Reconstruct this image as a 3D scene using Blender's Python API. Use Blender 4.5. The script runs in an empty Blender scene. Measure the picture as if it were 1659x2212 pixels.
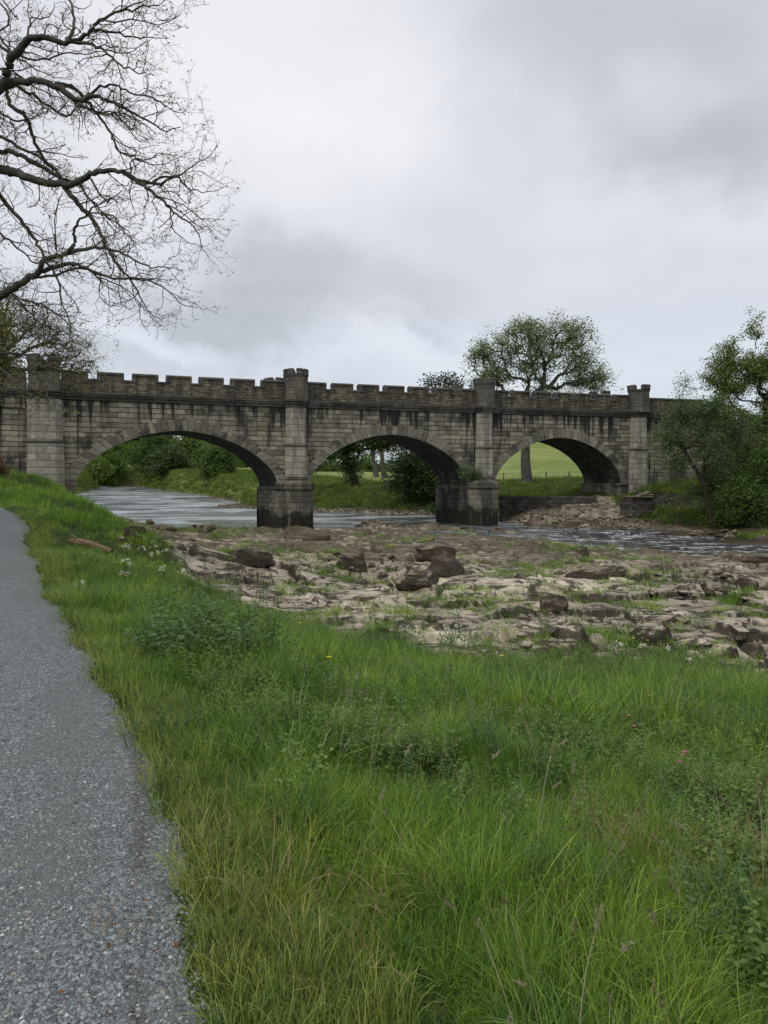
import bpy, bmesh, math, random
import numpy as np
from mathutils import Vector, Matrix
R = math.radians
sc = bpy.context.scene
col = sc.collection

# ------------------------------------------------------------------ camera
F, CX, CY, HV, HC = 1640.0, 829.5, 1106.0, 1042.0, 3.6       # survey camera: focal length, centre, horizon row, height
PIT = math.atan((CY - HV) / F)
cam = bpy.data.objects.new('camera', bpy.data.cameras.new('camera'))
col.objects.link(cam); sc.camera = cam
cam.data.sensor_fit = 'VERTICAL'; cam.data.sensor_height = 36.0
cam.data.lens = 36.0 * F / 2212.0
cam.data.clip_start = 0.05; cam.data.clip_end = 9000
cam.location = (0, 0, HC); cam.rotation_euler = (R(90) - PIT, 0, 0)

def ray(u, v):
    x, z = u - CX, -(v - CY)
    return np.array([x, F * math.cos(PIT) + z * math.sin(PIT), z * math.cos(PIT) - F * math.sin(PIT)])
def at_z(u, v, z):
    r = ray(u, v); k = (z - HC) / r[2]; return Vector((r[0] * k, r[1] * k, z))
def at_y(u, v, y):
    r = ray(u, v); k = y / r[1]; return Vector((r[0] * k, y, HC + r[2] * k))

# ------------------------------------------------------------------ sky, sun, exposure
SUN_EL, SUN_AZ = R(52), R(215)        # azimuth clockwise from +Y
w = bpy.data.worlds.new('World'); sc.world = w; w.use_nodes = True
nt = w.node_tree; nt.nodes.clear()
def N(t, **k):
    n = nt.nodes.new(t)
    for a, b in k.items(): setattr(n, a, b)
    return n
def L(a, b): nt.links.new(a, b)
def mth(op, a, b=None, c=None, clamp=False):
    n = nt.nodes.new('ShaderNodeMath'); n.operation = op; n.use_clamp = clamp
    for i, x in enumerate((a, b, c)):
        if x is None: continue
        if isinstance(x, (int, float)): n.inputs[i].default_value = x
        else: nt.links.new(x, n.inputs[i])
    return n.outputs[0]
out = N('ShaderNodeOutputWorld'); tc = N('ShaderNodeTexCoord')
sky = N('ShaderNodeTexSky', sky_type='NISHITA', sun_disc=False, sun_elevation=SUN_EL, sun_rotation=SUN_AZ)
bg1 = N('ShaderNodeBackground'); bg1.inputs[1].default_value = 0.10; L(sky.outputs[0], bg1.inputs[0])
sep = N('ShaderNodeSeparateXYZ'); L(tc.outputs['Generated'], sep.inputs[0])
zc = mth('ADD', mth('MAXIMUM', sep.outputs[2], 0.0), 0.22)
cmb = N('ShaderNodeCombineXYZ'); L(mth('DIVIDE', sep.outputs[0], zc), cmb.inputs[0]); L(mth('DIVIDE', sep.outputs[1], zc), cmb.inputs[1])
def wn(scale, detail, rough, dist=0.0, off=(0, 0, 0)):
    mp = N('ShaderNodeMapping'); mp.inputs['Location'].default_value = off; L(cmb.outputs[0], mp.inputs[0])
    n = N('ShaderNodeTexNoise'); n.inputs['Scale'].default_value = scale; n.inputs['Detail'].default_value = detail
    n.inputs['Roughness'].default_value = rough; n.inputs['Distortion'].default_value = dist; L(mp.outputs[0], n.inputs[0])
    return n.outputs[0]
n1 = wn(0.75, 5, 0.55, 0.15, (3.1, 0.4, 0)); n2 = wn(2.4, 6, 0.62, 0.2, (7, 2, 0))
# clouds: warped directions of the darker and the brighter banks
wrp = N('ShaderNodeTexNoise'); wrp.inputs['Scale'].default_value = 4.2; wrp.inputs['Detail'].default_value = 6; wrp.inputs['Roughness'].default_value = 0.58
L(tc.outputs['Generated'], wrp.inputs[0])
wv = N('ShaderNodeVectorMath', operation='SUBTRACT'); L(wrp.outputs[1], wv.inputs[0]); wv.inputs[1].default_value = (.5, .5, .5)
ws = N('ShaderNodeVectorMath', operation='SCALE'); L(wv.outputs[0], ws.inputs[0]); ws.inputs['Scale'].default_value = 0.26
wd = N('ShaderNodeVectorMath', operation='ADD'); L(tc.outputs['Generated'], wd.inputs[0]); L(ws.outputs[0], wd.inputs[1])
def bank(u, v, su, sv):
    d = ray(u, v); d = d / np.linalg.norm(d)
    s = N('ShaderNodeVectorMath', operation='SUBTRACT'); L(wd.outputs[0], s.inputs[0]); s.inputs[1].default_value = d
    m = N('ShaderNodeVectorMath', operation='MULTIPLY'); L(s.outputs[0], m.inputs[0]); m.inputs[1].default_value = (1 / su, 1 / (su + sv), 1 / sv)
    ln = N('ShaderNodeVectorMath', operation='LENGTH'); L(m.outputs[0], ln.inputs[0])
    mr = N('ShaderNodeMapRange', interpolation_type='SMOOTHSTEP'); L(ln.outputs[1], mr.inputs[0])
    mr.inputs[1].default_value = 1.15; mr.inputs[2].default_value = 0.25; return mr.outputs[0]
lum = mth('MULTIPLY_ADD', n1, 0.30, 0.575)
lum = mth('MULTIPLY_ADD', mth('SUBTRACT', n2, 0.5), 0.16, lum)
for u, v, su, sv, k in ((620, 670, .30, .075, -.13), (500, 620, .18, .09, -.07), (1330, 60, .26, .13, -.16), (1530, 310, .16, .07, -.12), (330, 775, .12, .022, -.10),
                        (860, 735, .07, .014, -.09), (380, 718, .14, .026, .12), (880, 770, .22, .05, .07), (420, 770, .10, .02, .05), (1440, 170, .09, .06, .09), (560, 170, .30, .22, .14),
                        (1420, 470, .22, .07, .06), (830, 480, .22, .10, -.04)):
    lum = mth('MULTIPLY_ADD', bank(u, v, su, sv), k, lum)
lum = mth('MINIMUM', mth('MAXIMUM', lum, 0.3), 0.93)
cr = N('ShaderNodeValToRGB'); L(lum, cr.inputs[0]); e = cr.color_ramp.elements
e[0].position = 0.25; e[0].color = (.20, .215, .235, 1); e[1].position = 0.95; e[1].color = (.86, .87, .895, 1)
x = e.new(0.5); x.color = (.45, .462, .492, 1); x = e.new(0.72); x.color = (.66, .67, .72, 1)
# low in the sky the overcast turns a little bluer
lowm = N('ShaderNodeMapRange'); L(sep.outputs[2], lowm.inputs[0]); lowm.inputs[1].default_value = 0.32; lowm.inputs[2].default_value = 0.03
mx = N('ShaderNodeMix', data_type='RGBA', blend_type='MULTIPLY'); L(lowm.outputs[0], mx.inputs[0]); L(cr.outputs[0], mx.inputs[6]); mx.inputs[7].default_value = (.93, 1.0, 1.03, 1)
bg2 = N('ShaderNodeBackground'); L(mx.outputs[2], bg2.inputs[0]); bg2.inputs[1].default_value = 0.98
ms = N('ShaderNodeMixShader'); ms.inputs[0].default_value = 0.94; L(bg1.outputs[0], ms.inputs[1]); L(bg2.outputs[0], ms.inputs[2]); L(ms.outputs[0], out.inputs[0])

sun = bpy.data.objects.new('sun', bpy.data.lights.new('sun', 'SUN')); col.objects.link(sun)
sun.data.energy = 1.15; sun.data.angle = R(18); sun.data.color = (1.0, 0.965, 0.91)
sd = Vector((math.sin(SUN_AZ) * math.cos(SUN_EL), math.cos(SUN_AZ) * math.cos(SUN_EL), math.sin(SUN_EL)))
sun.rotation_euler = (-sd).to_track_quat('-Z', 'Y').to_euler()
sc.view_settings.view_transform = 'Standard'; sc.view_settings.look = 'None'
sc.view_settings.exposure = 0.2; sc.view_settings.gamma = 1.0

# ------------------------------------------------------------------ numpy noise
rng = np.random.default_rng(7); random.seed(7)
def _h(ix, iy, s=0):
    n = (ix.astype(np.int64) * 374761393 + iy.astype(np.int64) * 668265263 + s * 974634777) & 0xffffffff
    n = ((n ^ (n >> 13)) * 1274126177) & 0xffffffff
    return ((n ^ (n >> 16)) & 0xffffff) / float(0xffffff)
def vnoise(x, y, s=0):
    ix, iy = np.floor(x), np.floor(y); fx, fy = x - ix, y - iy
    fx = fx * fx * fx * (fx * (fx * 6 - 15) + 10); fy = fy * fy * fy * (fy * (fy * 6 - 15) + 10)
    a, b, c, d = _h(ix, iy, s), _h(ix + 1, iy, s), _h(ix, iy + 1, s), _h(ix + 1, iy + 1, s)
    return (a * (1 - fx) + b * fx) * (1 - fy) + (c * (1 - fx) + d * fx) * fy
def fbm(x, y, o=4, s=0, g=0.5):
    t = 0; a = 1; n = 0
    for i in range(o):
        t = t + a * vnoise(x, y, s + i * 17); n += a; a *= g; x, y = x * 2.03 + 5.1, y * 2.03 + 1.7
    return t / n
def voro(x, y, s=0):
    """cell edge distance, cell hash, offset to the cell point"""
    ix, iy = np.floor(x), np.floor(y)
    d1 = np.full(x.shape, 9.0); d2 = np.full(x.shape, 9.0); hx = np.zeros(x.shape); ox = np.zeros(x.shape); oy = np.zeros(x.shape)
    for i in (-1, 0, 1):
        for j in (-1, 0, 1):
            px = ix + i + .15 + .7 * _h(ix + i, iy + j, s); py = iy + j + .15 + .7 * _h(ix + i, iy + j, s + 5)
            d = np.hypot(px - x, py - y); cl = d < d1
            d2 = np.where(cl, d1, np.minimum(d2, d)); h = _h(ix + i, iy + j, s + 11)
            hx = np.where(cl, h, hx); ox = np.where(cl, x - px, ox); oy = np.where(cl, y - py, oy); d1 = np.where(cl, d, d1)
    return d2 - d1, hx, ox, oy
def ss(a, b, x): t = np.clip((x - a) / (b - a), 0, 1); return t * t * (3 - 2 * t)

# ------------------------------------------------------------------ terrain function
PE_ = [at_z(430, 2212, 2.05), at_z(370, 1830, 2.05), at_z(270, 1620, 2.05), at_z(200, 1440, 2.05), at_z(120, 1310, 2.1), at_z(70, 1200, 2.25)]
PE = [(0.0, -6.0, 2.05), (-.02, 0.0, 2.05), (-.30, 1.2, 2.05)] + [tuple(p) for p in PE_] + [(-10.6, 22.4, 2.42), (-13.0, 25.5, 2.75), (-18, 30, 3.3), (-26, 36, 3.9), (-60, 50, 4.6)]
PE = np.array(PE)
def path_edge(y): return np.interp(y, PE[:, 1], PE[:, 0]) + .02 * ss(3.2, 2.4, y)
GB_ = [(165, 1104, .9), (222, 1156, .55), (300, 1200, .65), (410, 1256, .72), (530, 1322, .75), (600, 1340, .75), (740, 1385, .75), (900, 1408, .7), (1050, 1428, .7), (1200, 1442, .65), (1400, 1455, .6), (1659, 1475, .55)]
GB = np.array([tuple(at_z(*p)) for p in GB_] + [(10, 11.6, .5), (18, 10.5, .4), (40, 9, .3)])
def grass_edge(x): return np.interp(x, GB[:, 0], GB[:, 1])
XR = np.array([(60, 12.0), (92, -5.0), (144, -24.0), (200, -45.0), (300, -88.0), (400, -125.0)])
def water_z(x, y):
    return -.5 * ss(5, 19, x) * ss(64, 50, y) + .5 * ss(120, 200, y) + 1.9 * ss(200, 400, y)
ctl = []
for p in PE[:9]: ctl += [tuple(p), (p[0] - 3.6, p[1] + .5, p[2]), (p[0] - 8, p[1] + 1, p[2] + 1.0)]
for p in PE[9:]: ctl += [tuple(p), (p[0] - 3.5, p[1] + 3, p[2]), (p[0] - 9, p[1] + 9, p[2] + 1.2)]
ctl += [tuple(p) for p in GB]
ctl += [(1.6, 2.4, 1.85), (2.2, 5, 1.5), (5, 4.5, 1.25), (4, 8, 1.12), (8, 3, 1.2), (0, 8, 1.38), (-2.2, 10.5, 1.45), (-4, 15, 1.5), (-7.6, 24, 1.9), (6, -8, 1.9), (14, -6, 1.5), (25, -4, 1.0), (14, 4, .9), (0, -12, 2.1), (-12, 31, 2.4), (-15.5, 38, 2.6),
        (-19.5, 45, 3.3), (-23, 48.5, 3.95), (-20.9, 49.3, 2.6), (-19.6, 51, 1.2), (-27, 47, 4.2), (-35, 44, 4.8), (-33, 60, 4.6), (-26, 58, 2.5), (-22.5, 60, .0), (-60, 80, 5), (-18, 48, 1.6), (-15.2, 45, 1.0), (-17, 41, 1.5)]
# rock shelf
for u, v, z in ((400, 1175, .55), (520, 1170, .5), (650, 1170, .45), (800, 1180, .42), (950, 1180, .4), (1100, 1180, .25), (1200, 1195, .22), (1300, 1210, .2), (1450, 1225, .15), (1600, 1250, .1), (600, 1250, .7), (800, 1250, .5), (1000, 1260, .5), (1200, 1270, .45),
                (1400, 1280, .4), (1600, 1310, .35), (800, 1310, .65), (1000, 1330, .62), (1200, 1340, .6), (1400, 1350, .55), (1600, 1370, .5)): ctl.append(tuple(at_z(u, v, z)))
ctl += [(22, 30, .1), (30, 20, .1), (35, 30, -.3), (60, 20, 0)]
# river near edge and channel
for u, v, z in ((1659, 1216, -.5), (1500, 1202, -.5), (1400, 1192, -.42), (1300, 1184, -.35), (1200, 1172, -.25), (1100, 1163, -.1), (850, 1150, 0), (720, 1150, .05), (590, 1142, .1), (480, 1146, .02), (330, 1152, .0)): ctl.append(tuple(at_z(u, v, z)))
ctl += [(24, 45, -1.2), (19, 49, -1.2), (12, 56, -1.0), (6, 62, -.9), (0, 64, -.9), (-8, 66, -1), (-17, 62, -1), (-5, 76, -1.2), (-15, 85, -1.2), (3, 76, -1.1), (9, 68, -1), (-35, 110, -1.2), (40, 40, -1.2), (60, 35, -1.2), (-30, 90, -1.2), (-38, 90, .0), (-55, 90, 4), (-48, 130, 0)]
# far bank
ctl += [(-5, 92, 0), (1, 87, 0), (6, 84.5, 0), (12, 80, .2), (-2, 97, 1.4), (4, 93, 1.5), (10, 90, 1.6), (0, 108, 2.9), (12, 104, 3.1), (-24, 144, .5), (-20, 150, 2.4), (-14, 125, 2.8), (24, 100, 3.3), (22, 115, 3.8), (45, 100, 4.5)]
for u, v, z in ((1110, 1122, -.15), (1200, 1143, -.25), (1400, 1152, -.35), (1560, 1166, -.45), (1659, 1178, -.5), (1850, 1190, -.5)): ctl.append(tuple(at_z(u, v, z)))
ctl += [(13.5, 69, .9), (17.5, 71, 1.6), (21, 70.5, 2.3), (24, 73, 3.15), (19, 75, 2.6), (14, 75, 1.3), (28, 73, 3.7), (36, 79, 3.8), (26, 68.3, 2.65), (31, 67, 2.75), (33, 72, 3.5), (26, 66.2, 1.6), (31, 65, 1.6), (22, 66.5, 1.4), (20, 64, .7), (17, 66, .8), (28, 59.5, 1.1), (26.5, 55.5, .3), (36, 60, 2.5), (33, 52, .8), (50, 55, 3), (70, 60, 5), (60, 90, 6), (24, 61, .9), (45, 48, 1)]
ctl = np.array(ctl, float)
_d = np.hypot(ctl[:, None, 0] - ctl[None, :, 0], ctl[:, None, 1] - ctl[None, :, 1])
def _k(r): return np.sqrt(r * r + 1.0)
_A = _k(_d) + np.eye(len(ctl)) * -.02
_P = np.c_[np.ones(len(ctl))]
_M = np.block([[_A, _P], [_P.T, np.zeros((1, 1))]])
_w = np.linalg.solve(_M, np.r_[ctl[:, 2], [0]])
def base_h(x, y):
    z = np.full(x.shape, _w[-1])
    for c, ww in zip(ctl, _w[:-1]): z = z + ww * _k(np.hypot(x - c[0], y - c[1]))
    return z
def far_h(x, y):
    a = x / np.maximum(y, 1)
    m = .27 + .73 * ss(.03, .2, a)
    z = 3.1 + .1 * np.clip(y - 115, 0, 330) * m + 8 * (fbm(x / 160, y / 160, 3, 3) - .5) * ss(150, 400, y)
    z = z + ss(500, 1400, y) * 22 * fbm(x / 400 + 3, y / 500, 3, 9) * (.25 + m)
    xr = np.interp(y, XR[:, 0], XR[:, 1]); wdt = 46 - 14 * ss(150, 300, y)
    ins = ss(0, 7, xr - x) * ss(0, 7, x - (xr - wdt)) * ss(362, 348, y)
    wz = water_z(x, y)
    return z * (1 - ins) + (wz - .9) * ins
def rock_mask(x, y, z):
    j = (fbm(x * 1.3, y * 1.3, 3, 21) - .5) * 3.0
    m = (y > grass_edge(x) + j) & (y < 66) & (z < 1.7) & (x > -23) & ~((x > 19) & (y > 60.5 - (x - 20) * 1.7))
    m |= (z < water_z(x, y) + .35 + .3 * (fbm(x / 3, y / 3, 3, 4) - .5)) & (y > 40)
    m |= (x > 10.5) & (x < 21) & (y > 61) & (y < 71.5) & (z < 2.3)
    return m
def beds(x, y):
    """bedrock plates and steps: crack distances, plate hashes, relief"""
    wx = x + 1.1 * (fbm(x * .6, y * .6, 3, 31) - .5); wy = y + .9 * (fbm(x * .6, y * .6, 3, 37) - .5)
    e1, h1, ox, oy = voro((wx * .95 + wy * .3) * .27, (wy - wx * .22) * .50, 3)
    e2, h2, ox2, oy2 = voro((wx + wy * .35) * .80, (wy - .25 * wx) * 1.35, 9)
    q = (fbm(x * .13 + 3, y * .22, 4, 41) - .45) * .95 + (h1 - .5) * .26 + (h1 - .5) * oy * .45 + (h1 * 7 % 1 - .5) * ox * .2
    st = .15; qq = q / st + .35 * (fbm(x * .9, y * 1.4, 2, 44) - .5); fr = qq - np.floor(qq); q = (np.floor(qq) + ss(.80, 1.0, fr)) * st
    return e1, h1, e2, h2, q + (h2 - .5) * .05 * ss(.42, .6, fbm(x * .4, y * .4, 3, 51)) + (h2 - .5) * oy2 * .05
def height(x, y, detail=True):
    b = base_h(x, y); t = ss(105, 140, y)
    z = b * (1 - t) + far_h(x, y) * t
    out_ = ss(60, 120, np.abs(x)) * (y < 140); z = z * (1 - out_) + 4 * out_ * np.where(y > 60, 1, .3)
    # the rock spit between the piers
    bp = np.zeros(x.shape)
    for (x0, y0, x1, y1, h, wd_) in ((-1.2, 61.2, 3, 59.5, .92, 1.1), (3, 59.5, 9.2, 55.3, .8, 1.5)):
        dx, dy = x1 - x0, y1 - y0; tt = np.clip(((x - x0) * dx + (y - y0) * dy) / (dx * dx + dy * dy), 0, 1)
        bp = np.maximum(bp, h * np.exp(-(((x - x0 - tt * dx) ** 2 + (y - y0 - tt * dy) ** 2) / wd_ ** 2) ** 1.4))
    z = z + bp
    if detail:
        rk = rock_mask(x, y, z); near = ss(90, 60, y)
        # bedrock: stepped beds broken into plates
        e1, h1, e2, h2, q = beds(x, y)
        r = q - .12 * ss(.06, .0, e1) - .05 * ss(.05, .0, e2) * ss(.35, .55, fbm(x * .5, y * .5, 2, 52)) + .07 * (fbm(x * 1.6, y * 2.8, 5, 61, .6) - .5) + .09 * ss(.52, .70, fbm(x * 1.1 + 7, y * 2.0, 4, 66)) * (h2 > .45)
        amp = np.where(rk, near, 0)
        edge = ss(-.5, 1.5, y - grass_edge(x)); z = z + np.where(rk, r * amp * (.35 + .65 * edge), 0)
        g = np.where(rk, 0, 1.0); px = x - path_edge(y); onp = (px < .1) & (px > -3.6) & (y < 60)
        z = z + g * np.where(onp, .012 * (fbm(x * 2, y * 2, 3, 71) - .5), (.22 * (fbm(x * .8, y * .8, 3, 72) - .5) + .05 * (fbm(x * 4, y * 4, 2, 73) - .5)) * ss(0, 1.2, np.maximum(px, -3.6 - px)))
        z = np.where(onp & (px > -.25), z + .02 * ss(-.25, .1, px), z)
    return z
def H1(x, y): return float(height(np.array([float(x)]), np.array([float(y)]))[0])
def ground_at(u, v, y0=8, y1=400):
    """where the sight line of a surveyed point meets the ground"""
    r = ray(u, v); ys = np.exp(np.linspace(math.log(y0), math.log(y1), 900)); k = ys / r[1]
    xs = r[0] * k; zs = HC + r[2] * k; g = height(xs, ys); i = int(np.argmax(zs <= g))
    return Vector((xs[i], ys[i], g[i]))

# ------------------------------------------------------------------ helpers
def tag(o, label=None, cat=None, group=None, kind=None):
    for k, v in (('label', label), ('category', cat), ('group', group), ('kind', kind)):
        if v: o[k] = v
    return o
def empty(name, loc=(0, 0, 0), rz=0.0):
    o = bpy.data.objects.new(name, None); col.objects.link(o); o.location = loc; o.rotation_euler = (0, 0, rz); o.empty_display_size = .3
    return o
def link(name, me, parent=None, loc=None):
    o = bpy.data.objects.new(name, me); col.objects.link(o)
    if parent is not None: o.parent = parent
    if loc is not None: o.location = loc
    return o
def mesh_np(name, V, Fq, mat, smooth=False, uv=None):
    """V (n,3), Fq (m,k) with k 3 or 4"""
    V = np.asarray(V, np.float32); Fq = np.asarray(Fq, np.int32); me = bpy.data.meshes.new(name); k = Fq.shape[1]
    me.vertices.add(len(V)); me.vertices.foreach_set('co', V.ravel())
    me.loops.add(Fq.size); me.loops.foreach_set('vertex_index', Fq.ravel())
    me.polygons.add(len(Fq)); me.polygons.foreach_set('loop_start', np.arange(0, Fq.size, k, dtype=np.int32))
    me.polygons.foreach_set('use_smooth', np.full(len(Fq), smooth))
    me.update(calc_edges=True)
    if uv is not None:
        l = me.uv_layers.new(name='UVMap'); l.data.foreach_set('uv', np.asarray(uv, np.float32)[Fq.ravel()].ravel())
    me.materials.append(mat); me.validate()
    return me
class MB:
    def __init__(s): s.v = []; s.f = []; s.uv = []
    def quad(s, pts, uvs=None):
        n = len(s.v); s.v += [tuple(p) for p in pts]; s.f.append(tuple(range(n, n + len(pts))))
        s.uv.append(uvs)
    def box(s, x0, x1, y0, y1, z0, z1):
        c = [(x0, y0, z0), (x1, y0, z0), (x1, y1, z0), (x0, y1, z0), (x0, y0, z1), (x1, y0, z1), (x1, y1, z1), (x0, y1, z1)]
        for f in ((0, 1, 5, 4), (1, 2, 6, 5), (2, 3, 7, 6), (3, 0, 4, 7), (4, 5, 6, 7), (3, 2, 1, 0)): s.quad([c[i] for i in f])
    def prism(s, pts, z0, z1, top=None, cap0=True):
        """pts counter-clockwise from above; top: optional other outline"""
        top = top or pts; n = len(pts)
        for i in range(n):
            a, b, c, d = pts[i], pts[(i + 1) % n], top[(i + 1) % n], top[i]
            s.quad([(*a, z0), (*b, z0), (*c, z1), (*d, z1)])
        s.quad([(*p, z1) for p in top])
        if cap0: s.quad([(*p, z0) for p in reversed(pts)])
    def build(s, name, mat, parent=None, smooth=False, warp=None, bevel=0, autouv=True):
        me = bpy.data.meshes.new(name); v = [warp(*p) for p in s.v] if warp else s.v
        me.from_pydata(v, [], s.f); me.materials.append(mat)
        l = me.uv_layers.new(name='UVMap'); li = 0
        for fi, f in enumerate(s.f):
            u = s.uv[fi]
            if u is None:
                a, b, c = (Vector(s.v[f[0]]), Vector(s.v[f[1]]), Vector(s.v[f[2]])); nn = (b - a).cross(c - a)
                if nn.length == 0: nn = Vector((0, 0, 1))
                ax = max(range(3), key=lambda i: abs(nn[i]) * (1.001 if i == 1 else 1))
                u = [((p[0], p[2]), (p[1], p[2]), (p[0], p[1]))[(1, 0, 2)[ax]] for p in (s.v[i] for i in f)]
            for q in u: l.data[li].uv = q; li += 1
        me.update(); o = link(name, me, parent)
        if bevel:
            bm = bmesh.new(); bm.from_mesh(me); bmesh.ops.remove_doubles(bm, verts=bm.verts, dist=.0005)
            bmesh.ops.bevel(bm, geom=[e_ for e_ in bm.edges if len(e_.link_faces) == 2 and e_.calc_face_angle(0) > .4], offset=bevel, segments=1, affect='EDGES', clamp_overlap=True)
            bm.to_mesh(me); bm.free()
        return o

# ------------------------------------------------------------------ materials
MATS = {}
def material(name):
    global nt
    m = bpy.data.materials.new(name); m.use_nodes = True; nt = m.node_tree; nt.nodes.clear(); MATS[name] = m
    o = N('ShaderNodeOutputMaterial'); return m, o
def tnoise(vec, scale, detail=4, rough=.55, dist=0.0, color=False):
    n = N('ShaderNodeTexNoise'); n.inputs['Scale'].default_value = scale; n.inputs['Detail'].default_value = detail
    n.inputs['Roughness'].default_value = rough; n.inputs['Distortion'].default_value = dist
    if vec is not None: L(vec, n.inputs[0])
    return n.outputs[1 if color else 0]
def ramp(fac, *stops, interp='LINEAR'):
    r_ = N('ShaderNodeValToRGB'); L(fac, r_.inputs[0]); r_.color_ramp.interpolation = interp; el = r_.color_ramp.elements
    for i, (p, c) in enumerate(stops):
        c = (c, c, c, 1) if isinstance(c, (int, float)) else (*c, 1)
        if i < 2: el[i].position = p; el[i].color = c
        else: q = el.new(p); q.color = c
    return r_.outputs[0]
def mixc(f, a, b, mode='MIX'):
    m = N('ShaderNodeMix', data_type='RGBA', blend_type=mode)
    for i, x_ in ((0, f), (6, a), (7, b)):
        if isinstance(x_, (int, float)): m.inputs[i].default_value = x_
        elif isinstance(x_, tuple): m.inputs[i].default_value = (*x_, 1)
        else: L(x_, m.inputs[i])
    return m.outputs[2]
def maprange(v, a, b, c=0.0, d=1.0):
    m = N('ShaderNodeMapRange', interpolation_type='SMOOTHSTEP'); L(v, m.inputs[0])
    for i, x_ in enumerate((a, b, c, d)): m.inputs[i + 1].default_value = x_
    return m.outputs[0]
def mapping(vec, scale=(1, 1, 1), loc=(0, 0, 0), rot=(0, 0, 0)):
    m = N('ShaderNodeMapping'); L(vec, m.inputs[0]); m.inputs['Scale'].default_value = scale; m.inputs['Location'].default_value = loc; m.inputs['Rotation'].default_value = rot
    return m.outputs[0]
def bump(h, strength=.5, dist=.05, nrm=None):
    b = N('ShaderNodeBump'); b.inputs['Strength'].default_value = strength; b.inputs['Distance'].default_value = dist; L(h, b.inputs['Height'])
    if nrm is not None: L(nrm, b.inputs['Normal'])
    return b.outputs[0]
def principled(o, colr, rough=.85, nrm=None, spec=.3, **k):
    p = N('ShaderNodeBsdfPrincipled')
    for key, x_ in (('Base Color', colr), ('Roughness', rough), ('Specular IOR Level', spec)):
        if isinstance(x_, (int, float)): p.inputs[key].default_value = x_
        elif isinstance(x_, tuple): p.inputs[key].default_value = (*x_, 1)
        else: L(x_, p.inputs[key])
    if nrm is not None: L(nrm, p.inputs['Normal'])
    L(p.outputs[0], o.inputs[0]); return p
def pos(): return N('ShaderNodeNewGeometry').outputs['Position']
def objc(): return N('ShaderNodeTexCoord').outputs['Object']
def uvc(): return N('ShaderNodeTexCoord').outputs['UV']
def rnd(): return N('ShaderNodeObjectInfo').outputs['Random']
def att(name): n = N('ShaderNodeAttribute'); n.attribute_name = name; return n.outputs['Fac']

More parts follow.
